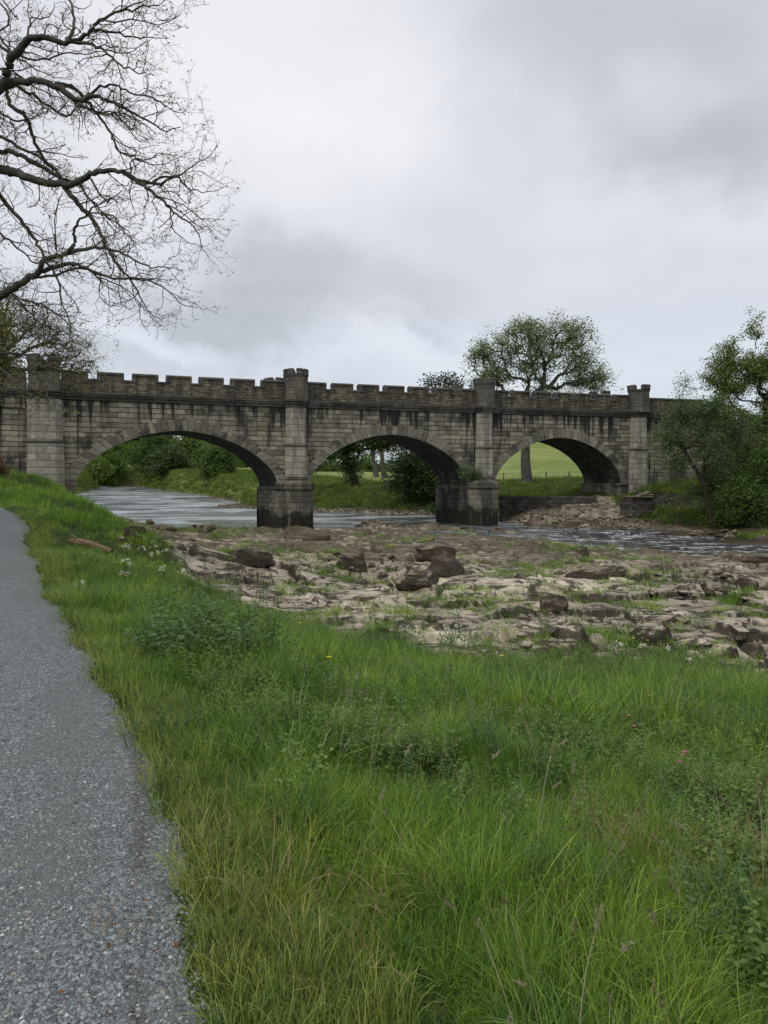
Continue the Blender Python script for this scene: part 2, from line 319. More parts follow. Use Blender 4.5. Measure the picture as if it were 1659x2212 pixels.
def masonry(name, bw, rh, c1, c2, c3, mortar, stain=.5, relief=.035, mort=.02, damp=True, drip=1.0, pale=.0, streak=0.0, stretch=1.0):
    m, o = material(name); uv = uvc(); ob = objc()
    dv = N('ShaderNodeVectorMath', operation='ADD'); L(uv, dv.inputs[0])
    s_ = N('ShaderNodeVectorMath', operation='SCALE'); L(tnoise(uv, 1.7, 3, .6, 0, True), s_.inputs[0]); s_.inputs['Scale'].default_value = .085; L(s_.outputs[0], dv.inputs[1])
    b = N('ShaderNodeTexBrick'); L(dv.outputs[0], b.inputs[0]); b.inputs['Scale'].default_value = 1; b.inputs['Brick Width'].default_value = bw
    b.inputs['Row Height'].default_value = rh; b.inputs['Mortar Size'].default_value = mort; b.inputs['Mortar Smooth'].default_value = .35
    b.inputs['Color1'].default_value = (0, 0, 0, 1); b.inputs['Color2'].default_value = (1, 1, 1, 1); b.inputs['Mortar'].default_value = (.5, .5, .5, 1); b.offset = .45; b.squash = 1.25; b.squash_frequency = 3
    bv = N('ShaderNodeRGBToBW'); L(b.outputs[0], bv.inputs[0])
    c = ramp(bv.outputs[0], (0, c1), (1, c3), (.5, c2))
    c = mixc(.65, c, ramp(tnoise(ob, 5, 5, .65), (.3, .55), (.75, 1.35)), 'MULTIPLY')
    c = mixc(maprange(tnoise(ob, .55, 4, .6), .55, .75, 0, .6), c, (.24, .20, .135))          # warm weathered patches
    g = tnoise(mapping(ob, (.8, .8, .22)), 1.3, 5, .6)
    if stain > .6:
        so_ = N('ShaderNodeSeparateXYZ'); L(ob, so_.inputs[0]); g = mth('ADD', g, maprange(so_.outputs[2], 7.0, 3.5, 0, .08))
        g2_ = tnoise(ob, .42, 5, .62); c = mixc(maprange(g2_, .54, .64, 0, .7), c, (.035, .035, .033))
    c = mixc(maprange(g, .50, .66, 0, stain), c, (.022, .022, .022))                       # soot and lichen
    if drip:
        sz = N('ShaderNodeSeparateXYZ'); L(ob, sz.inputs[0])
        dr = mth('ADD', tnoise(mapping(ob, (1.6, 1.6, .10)), 1.6, 3, .5), mth('MULTIPLY', mth('SUBTRACT', tnoise(mapping(ob, (.25, .25, .12)), 1.0, 3, .5), .5), .55))
        zz = maprange(sz.outputs[2], 7.2, 9.9, 0, 1)
        c = mixc(mth('MULTIPLY', maprange(mth('ADD', dr, mth('MULTIPLY', zz, .17)), .58, .70), .9 * drip), c, (.014, .016, .017))
    if damp:
        sz2 = N('ShaderNodeSeparateXYZ'); L(ob, sz2.inputs[0])
        dd = mth('ADD', sz2.outputs[2], mth('MULTIPLY', tnoise(ob, .9, 4), -2.4))
        c = mixc(maprange(dd, -.1, .35, .93, 0), c, (.016, .014, .009))
        c = mixc(maprange(tnoise(mapping(ob, (3, 3, .35)), 2.0, 3, .5), .66, .73, 0, .5), c, (.30, .29, .24))
    if streak: c = mixc(maprange(tnoise(mapping(ob, (4, 4, .25)), 2.2, 4, .6), .5, .7, 0, streak), c, (.34, .33, .29))
    c = mixc(mth('MULTIPLY', b.outputs[1], .5), c, mortar)
    sy = N('ShaderNodeSeparateXYZ'); L(dv.outputs[0], sy.inputs[0]); cl_ = maprange(mth('ABSOLUTE', mth('SUBTRACT', mth('FRACT', mth('DIVIDE', sy.outputs[1], rh)), .5)), .40, .47)
    if mort > .012: c = mixc(mth('MULTIPLY', cl_, maprange(tnoise(uv, 1.1, 4, .6), .35, .55, .25, .85)), c, mortar)  # bed joints, with the shadow line of each course painted in
    c = mixc(maprange(tnoise(ob, 9, 3, .6), .69, .76, 0, .55), c, (.42, .42, .37))           # pale lichen spots
    h = mth('ADD', mth('MULTIPLY', mth('SUBTRACT', 1.0, b.outputs[1]), 1.0), mth('MULTIPLY', tnoise(ob, 7, 5, .65), .9))
    h = mth('SUBTRACT', mth('ADD', h, mth('MULTIPLY', bv.outputs[0], .5)), mth('MULTIPLY', cl_, .8))
    principled(o, c, .92, bump(h, .9, relief), .2); return m
masonry('spandrel_stone', 1.02, .35, (.175, .16, .122), (.285, .262, .202), (.41, .375, .285), (.06, .055, .042), .72, .10, .026)
masonry('parapet_stone', .36, .125, (.12, .106, .074), (.21, .187, .13), (.32, .285, .21), (.035, .031, .024), .40, .05, .018, damp=False, drip=.5)
masonry('coping_stone', 1.5, .6, (.07, .067, .06), (.105, .10, .088), (.16, .152, .135), (.02, .02, .02), .55, .03, .01, damp=False, drip=0)
masonry('ashlar_stone', .8, .46, (.27, .25, .20), (.34, .318, .258), (.41, .385, .315), (.13, .12, .095), .40, .03, .011, damp=False, drip=.4, streak=.4)
masonry('turret_stone', .7, .5, (.085, .08, .066), (.12, .112, .094), (.165, .155, .13), (.2, .19, .165), .35, .02, .012, damp=False, drip=.0)
masonry('pier_stone', 1.0, .34, (.13, .12, .095), (.20, .185, .145), (.26, .24, .19), (.05, .046, .036), .5, .07, .022, drip=0)
masonry('cutwater_stone', 1.0, .42, (.125, .114, .088), (.18, .164, .126), (.23, .21, .163), (.06, .055, .045), .62, .03, .011, drip=0, streak=.15)
masonry('soffit_stone', .9, .34, (.05, .047, .04), (.085, .078, .064), (.13, .12, .095), (.02, .018, .015), .85, .05, .022, drip=0)  # shade under the arches is put into this darker stone colour
masonry('rubble_wall_stone', .5, .17, (.05, .046, .038), (.10, .092, .075), (.17, .155, .13), (.02, .018, .014), .4, .06, .02, damp=False, drip=0)
def voussoir_mat():
    m, o = material('voussoir_stone'); ob = objc(); r_ = att('shade')
    c = ramp(r_, (0, (.13, .12, .097)), (1, (.32, .295, .235)), (.5, (.215, .20, .158)))
    c = mixc(.7, c, ramp(tnoise(ob, 5, 5, .65), (.3, .5), (.75, 1.35)), 'MULTIPLY')
    c = mixc(maprange(tnoise(ob, .8, 4, .6), .52, .66, 0, .75), c, (.022, .022, .022))
    c = mixc(maprange(tnoise(ob, 9, 3, .6), .68, .76, 0, .5), c, (.40, .40, .35))
    principled(o, c, .92, bump(tnoise(ob, 6, 5, .65), .9, .05), .2); return m
voussoir_mat()

def rock_material(name, pale=(.49, .43, .325), mid=(.33, .285, .205), dark=(.036, .032, .021), dk=.5, moss=.5, wet=True):
    m, o = material(name); p = pos()
    n0 = tnoise(mapping(p, (1, 1, 1)), .55, 6, .62, .4); nf = tnoise(p, 5.5, 6, .68)
    nv = N('ShaderNodeNewGeometry'); sn = N('ShaderNodeSeparateXYZ'); L(nv.outputs['True Normal'], sn.inputs[0])
    sp = N('ShaderNodeSeparateXYZ'); L(p, sp.inputs[0])
    lay = tnoise(mapping(p, (.5, .9, 9)), 1.2, 4, .6)
    c = mixc(maprange(n0, .38, .62), mid, pale)
    c = mixc(.85, c, ramp(nf, (.28, .45), (.72, 1.5)), 'MULTIPLY')
    c = mixc(maprange(lay, .52, .62, 0, .35), c, (.18, .145, .10))
    lic = tnoise(mapping(p, (1, 1.4, 1)), 1.35, 7, .70, .6)
    l2_ = tnoise(mapping(p, (.8, 2.2, 3), rot=(0, 0, .15)), 1.9, 7, .72, .5)
    c = mixc(maprange(mth('ADD', mth('MULTIPLY', lic, .5), mth('MULTIPLY', l2_, .5)), .498 - .04 * (dk - .5), .54, 0, .93), c, dark)                # black-brown lichen and moss crust
    steep = maprange(sn.outputs[2], .80, .45, 0, 1)
    c = mixc(mth('MULTIPLY', steep, maprange(tnoise(p, 2.5, 4, .6), .3, .5, .35, .95)), c, (.045, .034, .026))   # dark brown on steep bed edges
    if name == 'bedrock':                                   # each plate its own tone; soil and moss fill the joints
        c = mixc(.75, c, ramp(att('plate'), (.1, .62), (.9, 1.35)), 'MULTIPLY')
        c = mixc(mth('MULTIPLY', att('crack'), maprange(tnoise(p, 1.6, 4), .3, .45, .6, 1)), c, (.030, .026, .016))
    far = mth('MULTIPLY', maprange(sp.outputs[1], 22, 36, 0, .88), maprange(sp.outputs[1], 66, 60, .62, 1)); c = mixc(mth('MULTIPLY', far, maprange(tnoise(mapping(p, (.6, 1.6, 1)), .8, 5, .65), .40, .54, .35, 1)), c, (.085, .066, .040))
    if wet:
        c = mixc(maprange(mth('ADD', sp.outputs[2], mth('MULTIPLY', tnoise(p, 1, 3), -.4)), -.38, -.20, .9, 0), c, (.045, .034, .022))
    if moss:
        g = tnoise(mapping(p, (1, 1.5, 1)), .62, 6, .66, .3)
        c = mixc(mth('MULTIPLY', maprange(g, .60, .70, 0, moss), maprange(sn.outputs[2], .6, .9)), c, (.075, .085, .022))
    h = mth('ADD', mth('MULTIPLY', tnoise(p, 3.2, 7, .7), 1.0), mth('MULTIPLY', tnoise(p, 17, 4, .6), .35)); h = mth('ADD', h, mth('MULTIPLY', lay, .3))
    principled(o, c, maprange(sp.outputs[2], -.1, .05, .45, .88), bump(h, .75, .05), .3); return m
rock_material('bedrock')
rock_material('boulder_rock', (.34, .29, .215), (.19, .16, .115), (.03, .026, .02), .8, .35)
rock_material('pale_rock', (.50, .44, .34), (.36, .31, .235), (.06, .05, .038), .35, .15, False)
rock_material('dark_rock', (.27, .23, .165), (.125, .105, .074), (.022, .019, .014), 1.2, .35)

def simple_noise(name, a, b, c3, scale=3, rough=.9, bs=.5, bd=.03, scl=(1, 1, 1), spec=.25):
    m, o = material(name); p = objc(); f = tnoise(mapping(p, scl), scale, 6, .65)
    principled(o, ramp(f, (.28, a), (.72, c3), (.5, b)), rough, bump(tnoise(mapping(p, scl), scale * 3, 5, .65), bs, bd), spec); return m
simple_noise('oak_bark', (.035, .031, .025), (.065, .058, .046), (.12, .118, .085), 3, bd=.02)
simple_noise('grey_bark', (.04, .036, .03), (.075, .068, .055), (.13, .12, .10), 2.5, bd=.03)
simple_noise('dark_bark', (.018, .016, .012), (.032, .028, .02), (.05, .05, .03), 3)
simple_noise('dead_wood', (.10, .065, .04), (.19, .13, .08), (.29, .22, .15), 2, scl=(.5, 4, 4), bd=.02)
simple_noise('fence_wood', (.06, .055, .045), (.10, .09, .075), (.15, .14, .12), 6)
simple_noise('wire', (.08, .08, .08), (.1, .1, .1), (.13, .13, .13), 6, rough=.5)

def leaf_mat(name, a, b, trans=.35, vs=1.2, tip=None):
    m, o = material(name); p = pos()
    f = mth('ADD', mth('MULTIPLY', tnoise(p, vs, 3, .6), .6), mth('MULTIPLY', rnd(), .4)); f = maprange(f, .3, .7)
    c = mixc(f, a, b); c = mixc(.5, c, ramp(tnoise(p, vs * 9, 2, .6), (.3, .65), (.7, 1.35)), 'MULTIPLY')
    if tip:
        tcn = uvc(); s_ = N('ShaderNodeSeparateXYZ'); L(tcn, s_.inputs[0]); c = mixc(maprange(s_.outputs[1], tip[1], 1.0, 0, tip[2]), c, tip[0])
    d = N('ShaderNodeBsdfPrincipled'); L(c, d.inputs['Base Color']); d.inputs['Roughness'].default_value = .55; d.inputs['Specular IOR Level'].default_value = .25
    t = N('ShaderNodeBsdfTranslucent'); L(mixc(1.0, c, (1.25, 1.3, .7), 'MULTIPLY'), t.inputs[0])
    s = N('ShaderNodeMixShader'); s.inputs[0].default_value = trans; L(d.outputs[0], s.inputs[1]); L(t.outputs[0], s.inputs[2]); L(s.outputs[0], o.inputs[0]); return m
leaf_mat('field_tree_leaf', (.10, .15, .07), (.20, .26, .12), .3, .5)
leaf_mat('willow_leaf', (.11, .165, .065), (.19, .25, .10), .3, .6)
leaf_mat('oak_leaf', (.11, .165, .045), (.2, .25, .075), .3, .6)
leaf_mat('dark_leaf', (.032, .055, .02), (.07, .105, .033), .2, .6)
leaf_mat('bright_leaf', (.085, .15, .022), (.18, .26, .04), .3, .25)
leaf_mat('mid_leaf', (.07, .125, .03), (.15, .215, .05), .28, .25)
leaf_mat('bud_leaf', (.16, .15, .07), (.28, .25, .12), .3, 1)
leaf_mat('olive_leaf', (.14, .145, .045), (.24, .235, .08), .3, .8)
leaf_mat('russet_leaf', (.12, .05, .02), (.2, .09, .03), .3, 2)
leaf_mat('weed_leaf', (.12, .195, .05), (.20, .28, .085), .3, 1.5)
leaf_mat('dark_weed_leaf', (.075, .135, .05), (.13, .20, .075), .25, 3)
leaf_mat('pale_weed_leaf', (.10, .17, .045), (.16, .24, .07), .3, 3)
leaf_mat('stem_brown', (.07, .045, .025), (.12, .08, .045), .1, 3)
leaf_mat('stem_green', (.05, .10, .02), (.09, .15, .04), .2, 3)
leaf_mat('white_flower', (.65, .65, .58), (.8, .8, .74), .3, 3)
leaf_mat('yellow_flower', (.7, .52, .02), (.8, .62, .03), .3, 3)
leaf_mat('pink_flower', (.5, .06, .22), (.65, .12, .32), .3, 3)
leaf_mat('straw', (.26, .20, .10), (.42, .34, .19), .3, 3)
leaf_mat('seed_head', (.20, .18, .11), (.32, .29, .19), .2, 3)

def grass_mat(name, A, B, C, D):
    """one sward, its hue drifting over the bank: lush, yellow-green, bluish, and dry near the path"""
    m, o = material(name); p = pos()
    c = mixc(maprange(tnoise(p, .55, 4, .6), .4, .6), A, B)
    c = mixc(maprange(tnoise(mapping(p, loc=(9, 4, 0)), 1.1, 4, .65), .50, .66, 0, .8), c, C)
    c = mixc(maprange(tnoise(mapping(p, loc=(12, 3, 0)), 3.2, 4, .6), .58, .75, 0, .4), c, D)
    c = mixc(1.0, c, ramp(rnd(), (0, (.28, .34, .38)), (1, (1.7, 1.5, 1.4)), (.5, (.9, .97, .9))), 'MULTIPLY')
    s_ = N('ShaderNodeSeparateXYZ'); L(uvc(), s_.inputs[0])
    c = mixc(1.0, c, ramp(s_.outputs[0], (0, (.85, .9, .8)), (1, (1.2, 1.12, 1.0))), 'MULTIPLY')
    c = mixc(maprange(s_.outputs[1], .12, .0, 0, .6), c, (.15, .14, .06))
    d = N('ShaderNodeBsdfPrincipled'); L(c, d.inputs['Base Color']); d.inputs['Roughness'].default_value = .5; d.inputs['Specular IOR Level'].default_value = .3
    t = N('ShaderNodeBsdfTranslucent'); L(mixc(1.0, c, (1.3, 1.3, .6), 'MULTIPLY'), t.inputs[0])
    s = N('ShaderNodeMixShader'); s.inputs[0].default_value = .35; L(d.outputs[0], s.inputs[1]); L(t.outputs[0], s.inputs[2]); L(s.outputs[0], o.inputs[0]); return m
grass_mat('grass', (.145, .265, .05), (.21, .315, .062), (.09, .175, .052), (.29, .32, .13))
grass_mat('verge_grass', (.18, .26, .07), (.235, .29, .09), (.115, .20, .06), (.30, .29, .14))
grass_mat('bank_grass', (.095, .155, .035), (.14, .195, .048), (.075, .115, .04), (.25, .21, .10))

def ground_mat():
    m, o = material('soil_and_turf'); p = pos(); sp = N('ShaderNodeSeparateXYZ'); L(p, sp.inputs[0])
    near = mixc(maprange(tnoise(p, 1.5, 5, .65), .35, .65), (.032, .045, .014), (.055, .075, .022))
    mead = mixc(maprange(tnoise(p, .05, 6, .6), .35, .65), (.17, .225, .06), (.25, .29, .085))
    mead = mixc(.8, mead, ramp(tnoise(p, .35, 7, .75), (.3, .62), (.7, 1.3)), 'MULTIPLY'); mead = mixc(maprange(tnoise(mapping(p, (.3, 1, 1)), .12, 5, .65), .54, .68, 0, .55), mead, (.16, .155, .06))
    c = mixc(maprange(sp.outputs[1], 108, 118), near, mead)
    c = mixc(maprange(sp.outputs[1], 500, 1200, 0, .9), c, (.075, .082, .07))
    dd = mth('ADD', sp.outputs[2], mth('MULTIPLY', tnoise(p, .7, 4), 1.5))
    c = mixc(mth('MULTIPLY', maprange(dd, 1.7, .9), maprange(sp.outputs[1], 40, 50)), c, (.07, .055, .035))
    principled(o, c, .95, bump(tnoise(p, 8, 6, .7), .8, .05), .1)
ground_mat()
def gravel_mat(name='gravel'):
    m, o = material(name); p = pos()
    def vor(scale):
        v = N('ShaderNodeTexVoronoi'); v.inputs['Scale'].default_value = scale; L(p, v.inputs['Vector']); return v
    v1 = vor(70); v2 = vor(150)
    bw = N('ShaderNodeSeparateColor'); L(v1.outputs['Color'], bw.inputs[0])
    bw2 = N('ShaderNodeSeparateColor'); L(v2.outputs['Color'], bw2.inputs[0])
    c = ramp(bw.outputs[0], (0, (.08, .095, .102)), (1, (.55, .58, .57)), (.3, (.16, .188, .198)), (.8, (.30, .335, .34)))
    c2 = ramp(bw2.outputs[0], (0, (.08, .085, .09)), (1, (.34, .34, .32)), (.6, (.2, .21, .215)))
    c = mixc(.45, c, c2)
    c = mixc(maprange(tnoise(mapping(p, (1.6, .5, 1), rot=(0, 0, .25)), .9, 5, .65), .45, .60, 0, .75), c, (.19, .205, .195))        # fines and mud
    px = N('ShaderNodeSeparateXYZ'); L(p, px.inputs[0])
    rut = mth('ABSOLUTE', mth('ADD', mth('ADD', px.outputs[0], mth('MULTIPLY', px.outputs[1], .21)), mth('MULTIPLY', tnoise(p, 1.2, 3), .12)))
    rut = mth('ABSOLUTE', mth('SUBTRACT', mth('ADD', mth('MULTIPLY', px.outputs[0], 1), mth('ADD', mth('MULTIPLY', px.outputs[1], .327), .005)), mth('MULTIPLY', mth('SUBTRACT', tnoise(p, 1.6, 3), .5), .12)))
    c = mixc(mth('MULTIPLY', maprange(rut, .07, .005), mth('MULTIPLY', maprange(tnoise(p, 2.6, 6, .75), .40, .58), maprange(px.outputs[1], 5.2, 4.3))), c, mixc(.62, c, (.085, .062, .042)))
    c = mixc(maprange(tnoise(p, 30, 2, .5), .71, .74, 0, .8), c, (.19, .09, .05))
    h = mth('ADD', mth('MULTIPLY', v1.outputs['Distance'], -1.0), mth('MULTIPLY', v2.outputs['Distance'], -.5))
    principled(o, c, .8, bump(h, 1.0, .02, bump(tnoise(p, 3, 4), .3, .03)), .35)
gravel_mat()
def stone_mat():
    m, o = material('gravel_stone'); c = ramp(rnd(), (0, (.075, .09, .096)), (1, (.56, .58, .56)), (.35, (.165, .193, .20)), (.85, (.31, .345, .345)), (.95, (.33, .30, .24)))
    principled(o, mixc(.6, c, ramp(tnoise(objc(), 3, 3), (.3, .7), (.7, 1.3)), 'MULTIPLY'), .75, None, .35)
stone_mat()
def water_mat():
    m, o = material('river_water'); p = pos(); sp = N('ShaderNodeSeparateXYZ'); L(p, sp.inputs[0])
    tur = maprange(sp.outputs[2], -.03, -.2)                                                # where the river drops it is broken water
    up = mth('MULTIPLY', maprange(sp.outputs[1], 66, 60), maprange(sp.outputs[0], -2, 8, .1, .9))
    tur = mth('MAXIMUM', tur, mth('MULTIPLY', up, .8))
    f1 = tnoise(mapping(p, (1, 1.9, 1), rot=(0, 0, .35)), 1.6, 7, .7, .8)
    foam = mth('MULTIPLY', maprange(mth('ADD', mth('MULTIPLY', f1, .55), mth('MULTIPLY', tnoise(mapping(p, (.35, 1.6, 1), rot=(0, 0, .35)), .8, 5, .65), .5)), .54, .61), tur)
    far = mth('MULTIPLY', maprange(tnoise(mapping(p, (.25, 1.3, 1), rot=(0, 0, -.25)), .5, 5, .6, .5), .60, .72, 0, .35), maprange(sp.outputs[1], 85, 120, .3, 1))
    foam = mth('MAXIMUM', foam, far)
    c = mixc(foam, mixc(tur, (.022, .032, .027), (.028, .028, .028)), (.75, .78, .80))
    wv_ = tnoise(mapping(p, (.6, 2.0, 1), rot=(0, 0, -.2)), 1.1, 6, .62, .4); w2 = tnoise(mapping(p, (.3, 1.0, 1), rot=(0, 0, -.3)), .35, 4, .6)
    h = mth('ADD', mth('MULTIPLY', wv_, .55), mth('MULTIPLY', f1, mth('MULTIPLY', tur, 2.6)))
    h = mth('ADD', h, mth('MULTIPLY', mth('MULTIPLY', tnoise(mapping(p, (1, 2, 1)), 5, 3, .6), maprange(w2, .4, .6)), .22))
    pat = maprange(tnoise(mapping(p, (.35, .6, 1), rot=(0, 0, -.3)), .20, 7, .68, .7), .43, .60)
    pat = mth('MULTIPLY', pat, mth('SUBTRACT', 1.0, tur, clamp=True)); c = mixc(mth('MULTIPLY', pat, .75), c, (.42, .47, .48))  # pale patches paint the averaged sky reflection of ripples into the water colour
    pr = principled(o, c, mixc(mth('MAXIMUM', foam, mth('MULTIPLY', pat, .6)), (.05, .05, .05), (.6, .6, .6)), bump(mth('MULTIPLY', h, mth('ADD', mth('MULTIPLY', pat, .8), .35)), 1.0, .25), .7); pr.inputs['IOR'].default_value = 1.33
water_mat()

# ------------------------------------------------------------------ ground, bedrock, path, water
dense = np.radians(np.arange(-43, 43.001, .1)); coarse = np.radians(np.r_[np.arange(46, 315, 5)])
ANG = np.r_[dense, coarse]; RAD = np.exp(np.arange(math.log(.05), math.log(3600), .0075)); RAD = RAD[(RAD > 1.2) | (np.arange(len(RAD)) % 8 == 0)]
na, nr = len(ANG), len(RAD)
aa, rr = np.meshgrid(ANG, RAD, indexing='ij'); X = rr * np.sin(aa); Y = rr * np.cos(aa)
Xf, Yf = X.ravel(), Y.ravel(); Z = np.empty(Xf.shape)
for i in range(0, len(Xf), 60000): Z[i:i + 60000] = height(Xf[i:i + 60000], Yf[i:i + 60000])
V = np.c_[Xf, Yf, Z]
idx = np.arange(na * nr).reshape(na, nr); nx = np.roll(idx, -1, 0)
Q = np.stack([idx[:, :-1], idx[:, 1:], nx[:, 1:], nx[:, :-1]], -1).reshape(-1, 4)
Q = Q[:, ::-1]
C_ = V[Q].mean(1); cx_, cy_, cz_ = C_.T
pj = .35 * (fbm(cx_ * 1.5, cy_ * 1.5, 3, 81) - .5) + .10 * (fbm(cx_ * 9, cy_ * 9, 2, 82) - .5)
px_ = cx_ - path_edge(cy_) + pj
is_path = (px_ < 0) & (px_ > -3.5) & (cy_ < 62) & (cy_ > -30)
is_rock = rock_mask(cx_, cy_, cz_) & ~is_path & (cy_ < 460)
def sub(mask, name, mat, smooth=True):
    q = Q[mask]; u, inv = np.unique(q, return_inverse=True)
    return link(name, mesh_np(name, V[u], inv.reshape(q.shape), MATS[mat], smooth))
tag(sub(~is_path & ~is_rock, 'ground', 'soil_and_turf'), kind='structure')
bed = sub(is_rock, 'bedrock_riverbed', 'bedrock'); tag(bed, kind='structure')
bv = np.empty(len(bed.data.vertices) * 3, np.float32); bed.data.vertices.foreach_get('co', bv); bv = bv.reshape(-1, 3).astype(float); e1_, h1_, e2_, h2_, _q = beds(bv[:, 0], bv[:, 1])
for nm_, d_ in (('crack', np.maximum(ss(.10, .015, e1_), ss(.07, .01, e2_) * ss(.3, .5, fbm(bv[:, 0] * .5, bv[:, 1] * .5, 2, 52)))), ('plate', (h1_ * .55 + h2_ * .45))):
    a_ = bed.data.attributes.new(nm_, 'FLOAT', 'POINT'); a_.data.foreach_set('value', d_.astype(np.float32))
tag(sub(is_path, 'path', 'gravel'), kind='structure')
wxs = np.linspace(-220, 120, 341); wys = np.r_[np.arange(22, 80, .5), np.arange(80, 470, 3)]
wX, wY = np.meshgrid(wxs, wys, indexing='ij'); wx_, wy_ = wX.ravel(), wY.ravel()
rap = ss(5, 13, wx_) * ss(64, 57, wy_) * ss(15, 30, wy_)
wz_ = water_z(wx_, wy_) + rap * .16 * (fbm(wx_ * .7, wy_ * 1.3, 4, 91) - .5)
wi = np.arange(len(wx_)).reshape(wX.shape); wq = np.stack([wi[:-1, :-1], wi[1:, :-1], wi[1:, 1:], wi[:-1, 1:]], -1).reshape(-1, 4)
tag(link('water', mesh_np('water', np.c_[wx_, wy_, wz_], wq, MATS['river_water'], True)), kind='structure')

# ------------------------------------------------------------------ the bridge (local x along it, local y away from the camera)
TH = R(24.5)
br = empty('stone_bridge', (-55 * math.sin(TH), 55 * math.cos(TH), 0), TH)
tag(br, 'long crenellated grey stone bridge with three wide arches and turrets over the river', 'bridge')
BW = 5.2                                                     # width of the bridge
def wp(x, y, z): return (x, y, z * (1 + .06 * (max(x, 0) / 51) ** 1.5) if z > 0 else z)
def b2w(s, y, z):
    p = wp(s, y, z); return Vector((-55 * math.sin(TH) + p[0] * math.cos(TH) - p[1] * math.sin(TH), 55 * math.cos(TH) + p[0] * math.sin(TH) + p[1] * math.cos(TH), p[2]))
ARC = [(9.3, 7.02, 3.3, 7.22), (25.75, 6.98, 3.3, 7.25), (42.3, 6.92, 3.3, 7.24)]   # centre, half span, springing, crown
def arc_pt(a, t, ex=0.0):
    """t 0..1 from left springing to right; ex grows it outward"""
    c, A, z0, z1 = a; th = math.pi * (1 - t); n_ = 2 / 1.75
    co, si = math.cos(th), max(math.sin(th), 0)
    x = (A + ex) * math.copysign(abs(co) ** n_, co); z = (z1 - z0 + ex) * si ** n_
    return c + x, z0 + z
def arc_samples(a, n, ex=0.0):
    """points at even arc length"""
    P = [arc_pt(a, i / 600, ex) for i in range(601)]; D = [0]
    for p, q in zip(P, P[1:]): D.append(D[-1] + math.dist(p, q))
    return [(float(np.interp(D[-1] * i / n, D, [p[0] for p in P])), float(np.interp(D[-1] * i / n, D, [p[1] for p in P]))) for i in range(n + 1)], D[-1]
S0, S1, ZT = -14.0, 60.5, 9.55
wall = MB(); K = 44
for side, yy in ((0, 0.0), (1, BW)):
    xs = S0
    def face(p):
        q = [(x, yy, z) for x, z in p]; wall.quad(q if side == 0 else q[::-1])
    for a in ARC:
        c, A, z0, z1 = a; face([(xs, -2.5), (c - A, -2.5), (c - A, z0), (xs, z0)]); face([(xs, z0), (c - A, z0), (c - A, ZT), (xs, ZT)])
        pts, _ = arc_samples(a, K)
        for (xa, za), (xb, zb) in zip(pts, pts[1:]): face([(xa, za), (xb, zb), (xb, ZT), (xa, ZT)])
        xs = c + A
    face([(xs, -2.5), (S1, -2.5), (S1, ZT), (xs, ZT)])
wall.box(S1 - .01, S1, 0, BW, -2.5, ZT)
wall.quad([(S0, 0, ZT - .6), (S1, 0, ZT - .6), (S1, BW, ZT - .6), (S0, BW, ZT - .6)])
wall.build('spandrel_wall', MATS['spandrel_stone'], br, warp=wp)
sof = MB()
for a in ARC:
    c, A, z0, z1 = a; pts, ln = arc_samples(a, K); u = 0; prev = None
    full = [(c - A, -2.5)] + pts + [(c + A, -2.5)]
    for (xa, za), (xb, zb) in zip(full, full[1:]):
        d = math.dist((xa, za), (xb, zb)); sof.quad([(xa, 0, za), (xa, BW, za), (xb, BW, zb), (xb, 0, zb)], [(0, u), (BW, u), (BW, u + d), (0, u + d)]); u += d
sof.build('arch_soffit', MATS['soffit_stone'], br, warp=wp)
for a in ARC:                                                # each arch ring: blocks of uneven length standing proud
    ring = MB(); rs = random.Random(int(a[0])); _, ln = arc_samples(a, 10); n = int(ln / .42); sh = []
    pin, _ = arc_samples(a, n); pout, _ = arc_samples(a, n, .8)
    for i in range(n):
        ext = .70 + (.17 if i % 2 else 0) + rs.uniform(-.04, .04); g = .018
        (x0, z0), (x1, z1) = pin[i], pin[i + 1]; cxm, czm = (x0 + x1) / 2, (z0 + z1) / 2
        tx, tz = x1 - x0, z1 - z0; l_ = math.hypot(tx, tz); nx_, nz_ = -tz / l_, tx / l_
        # outward direction from inner to outer sample
        def od(k): vx, vz = pout[k][0] - pin[k][0], pout[k][1] - pin[k][1]; q = math.hypot(vx, vz); return vx / q, vz / q
        (ax, az), (bx, bz) = od(i), od(i + 1); t0, t1 = g * tx / l_, g * tz / l_; pr = .06 + rs.uniform(0, .035)
        p = [(x0 + t0, z0 + t1), (x1 - t0, z1 - t1), (x1 - t0 + bx * ext, z1 - t1 + bz * ext), (x0 + t0 + ax * ext, z0 + t1 + az * ext)]
        f = [(x, -pr, z) for x, z in p]; bk = [(x, .05, z) for x, z in p]
        faces = [[f[0], f[1], f[2], f[3]]] + [[bk[k], bk[(k + 1) % 4], f[(k + 1) % 4], f[k]] for k in range(4)]
        for q in faces: ring.quad(q); sh.append(rs.random() if q is faces[0] else sh[-1])
    o = ring.build('arch_ring', MATS['voussoir_stone'], br, warp=wp)
    at_ = o.data.attributes.new('shade', 'FLOAT', 'FACE'); at_.data.foreach_set('value', sh)
def moulding(name, parts, mat, x0, x1, bevel=.02, gaps=()):
    m = MB()
    for (y0, y1, z0, z1) in parts: m.box(x0, x1, y0, y1, z0, z1)
    return m.build(name, mat, br, warp=wp, bevel=bevel)
C1 = MATS['coping_stone']
PIL = [(.5, 1.08, 2.1), (17.75, .80, 1.85), (34.3, .77, 1.8), (51.1, .95, 2.05)]       # centre, half width, turret width
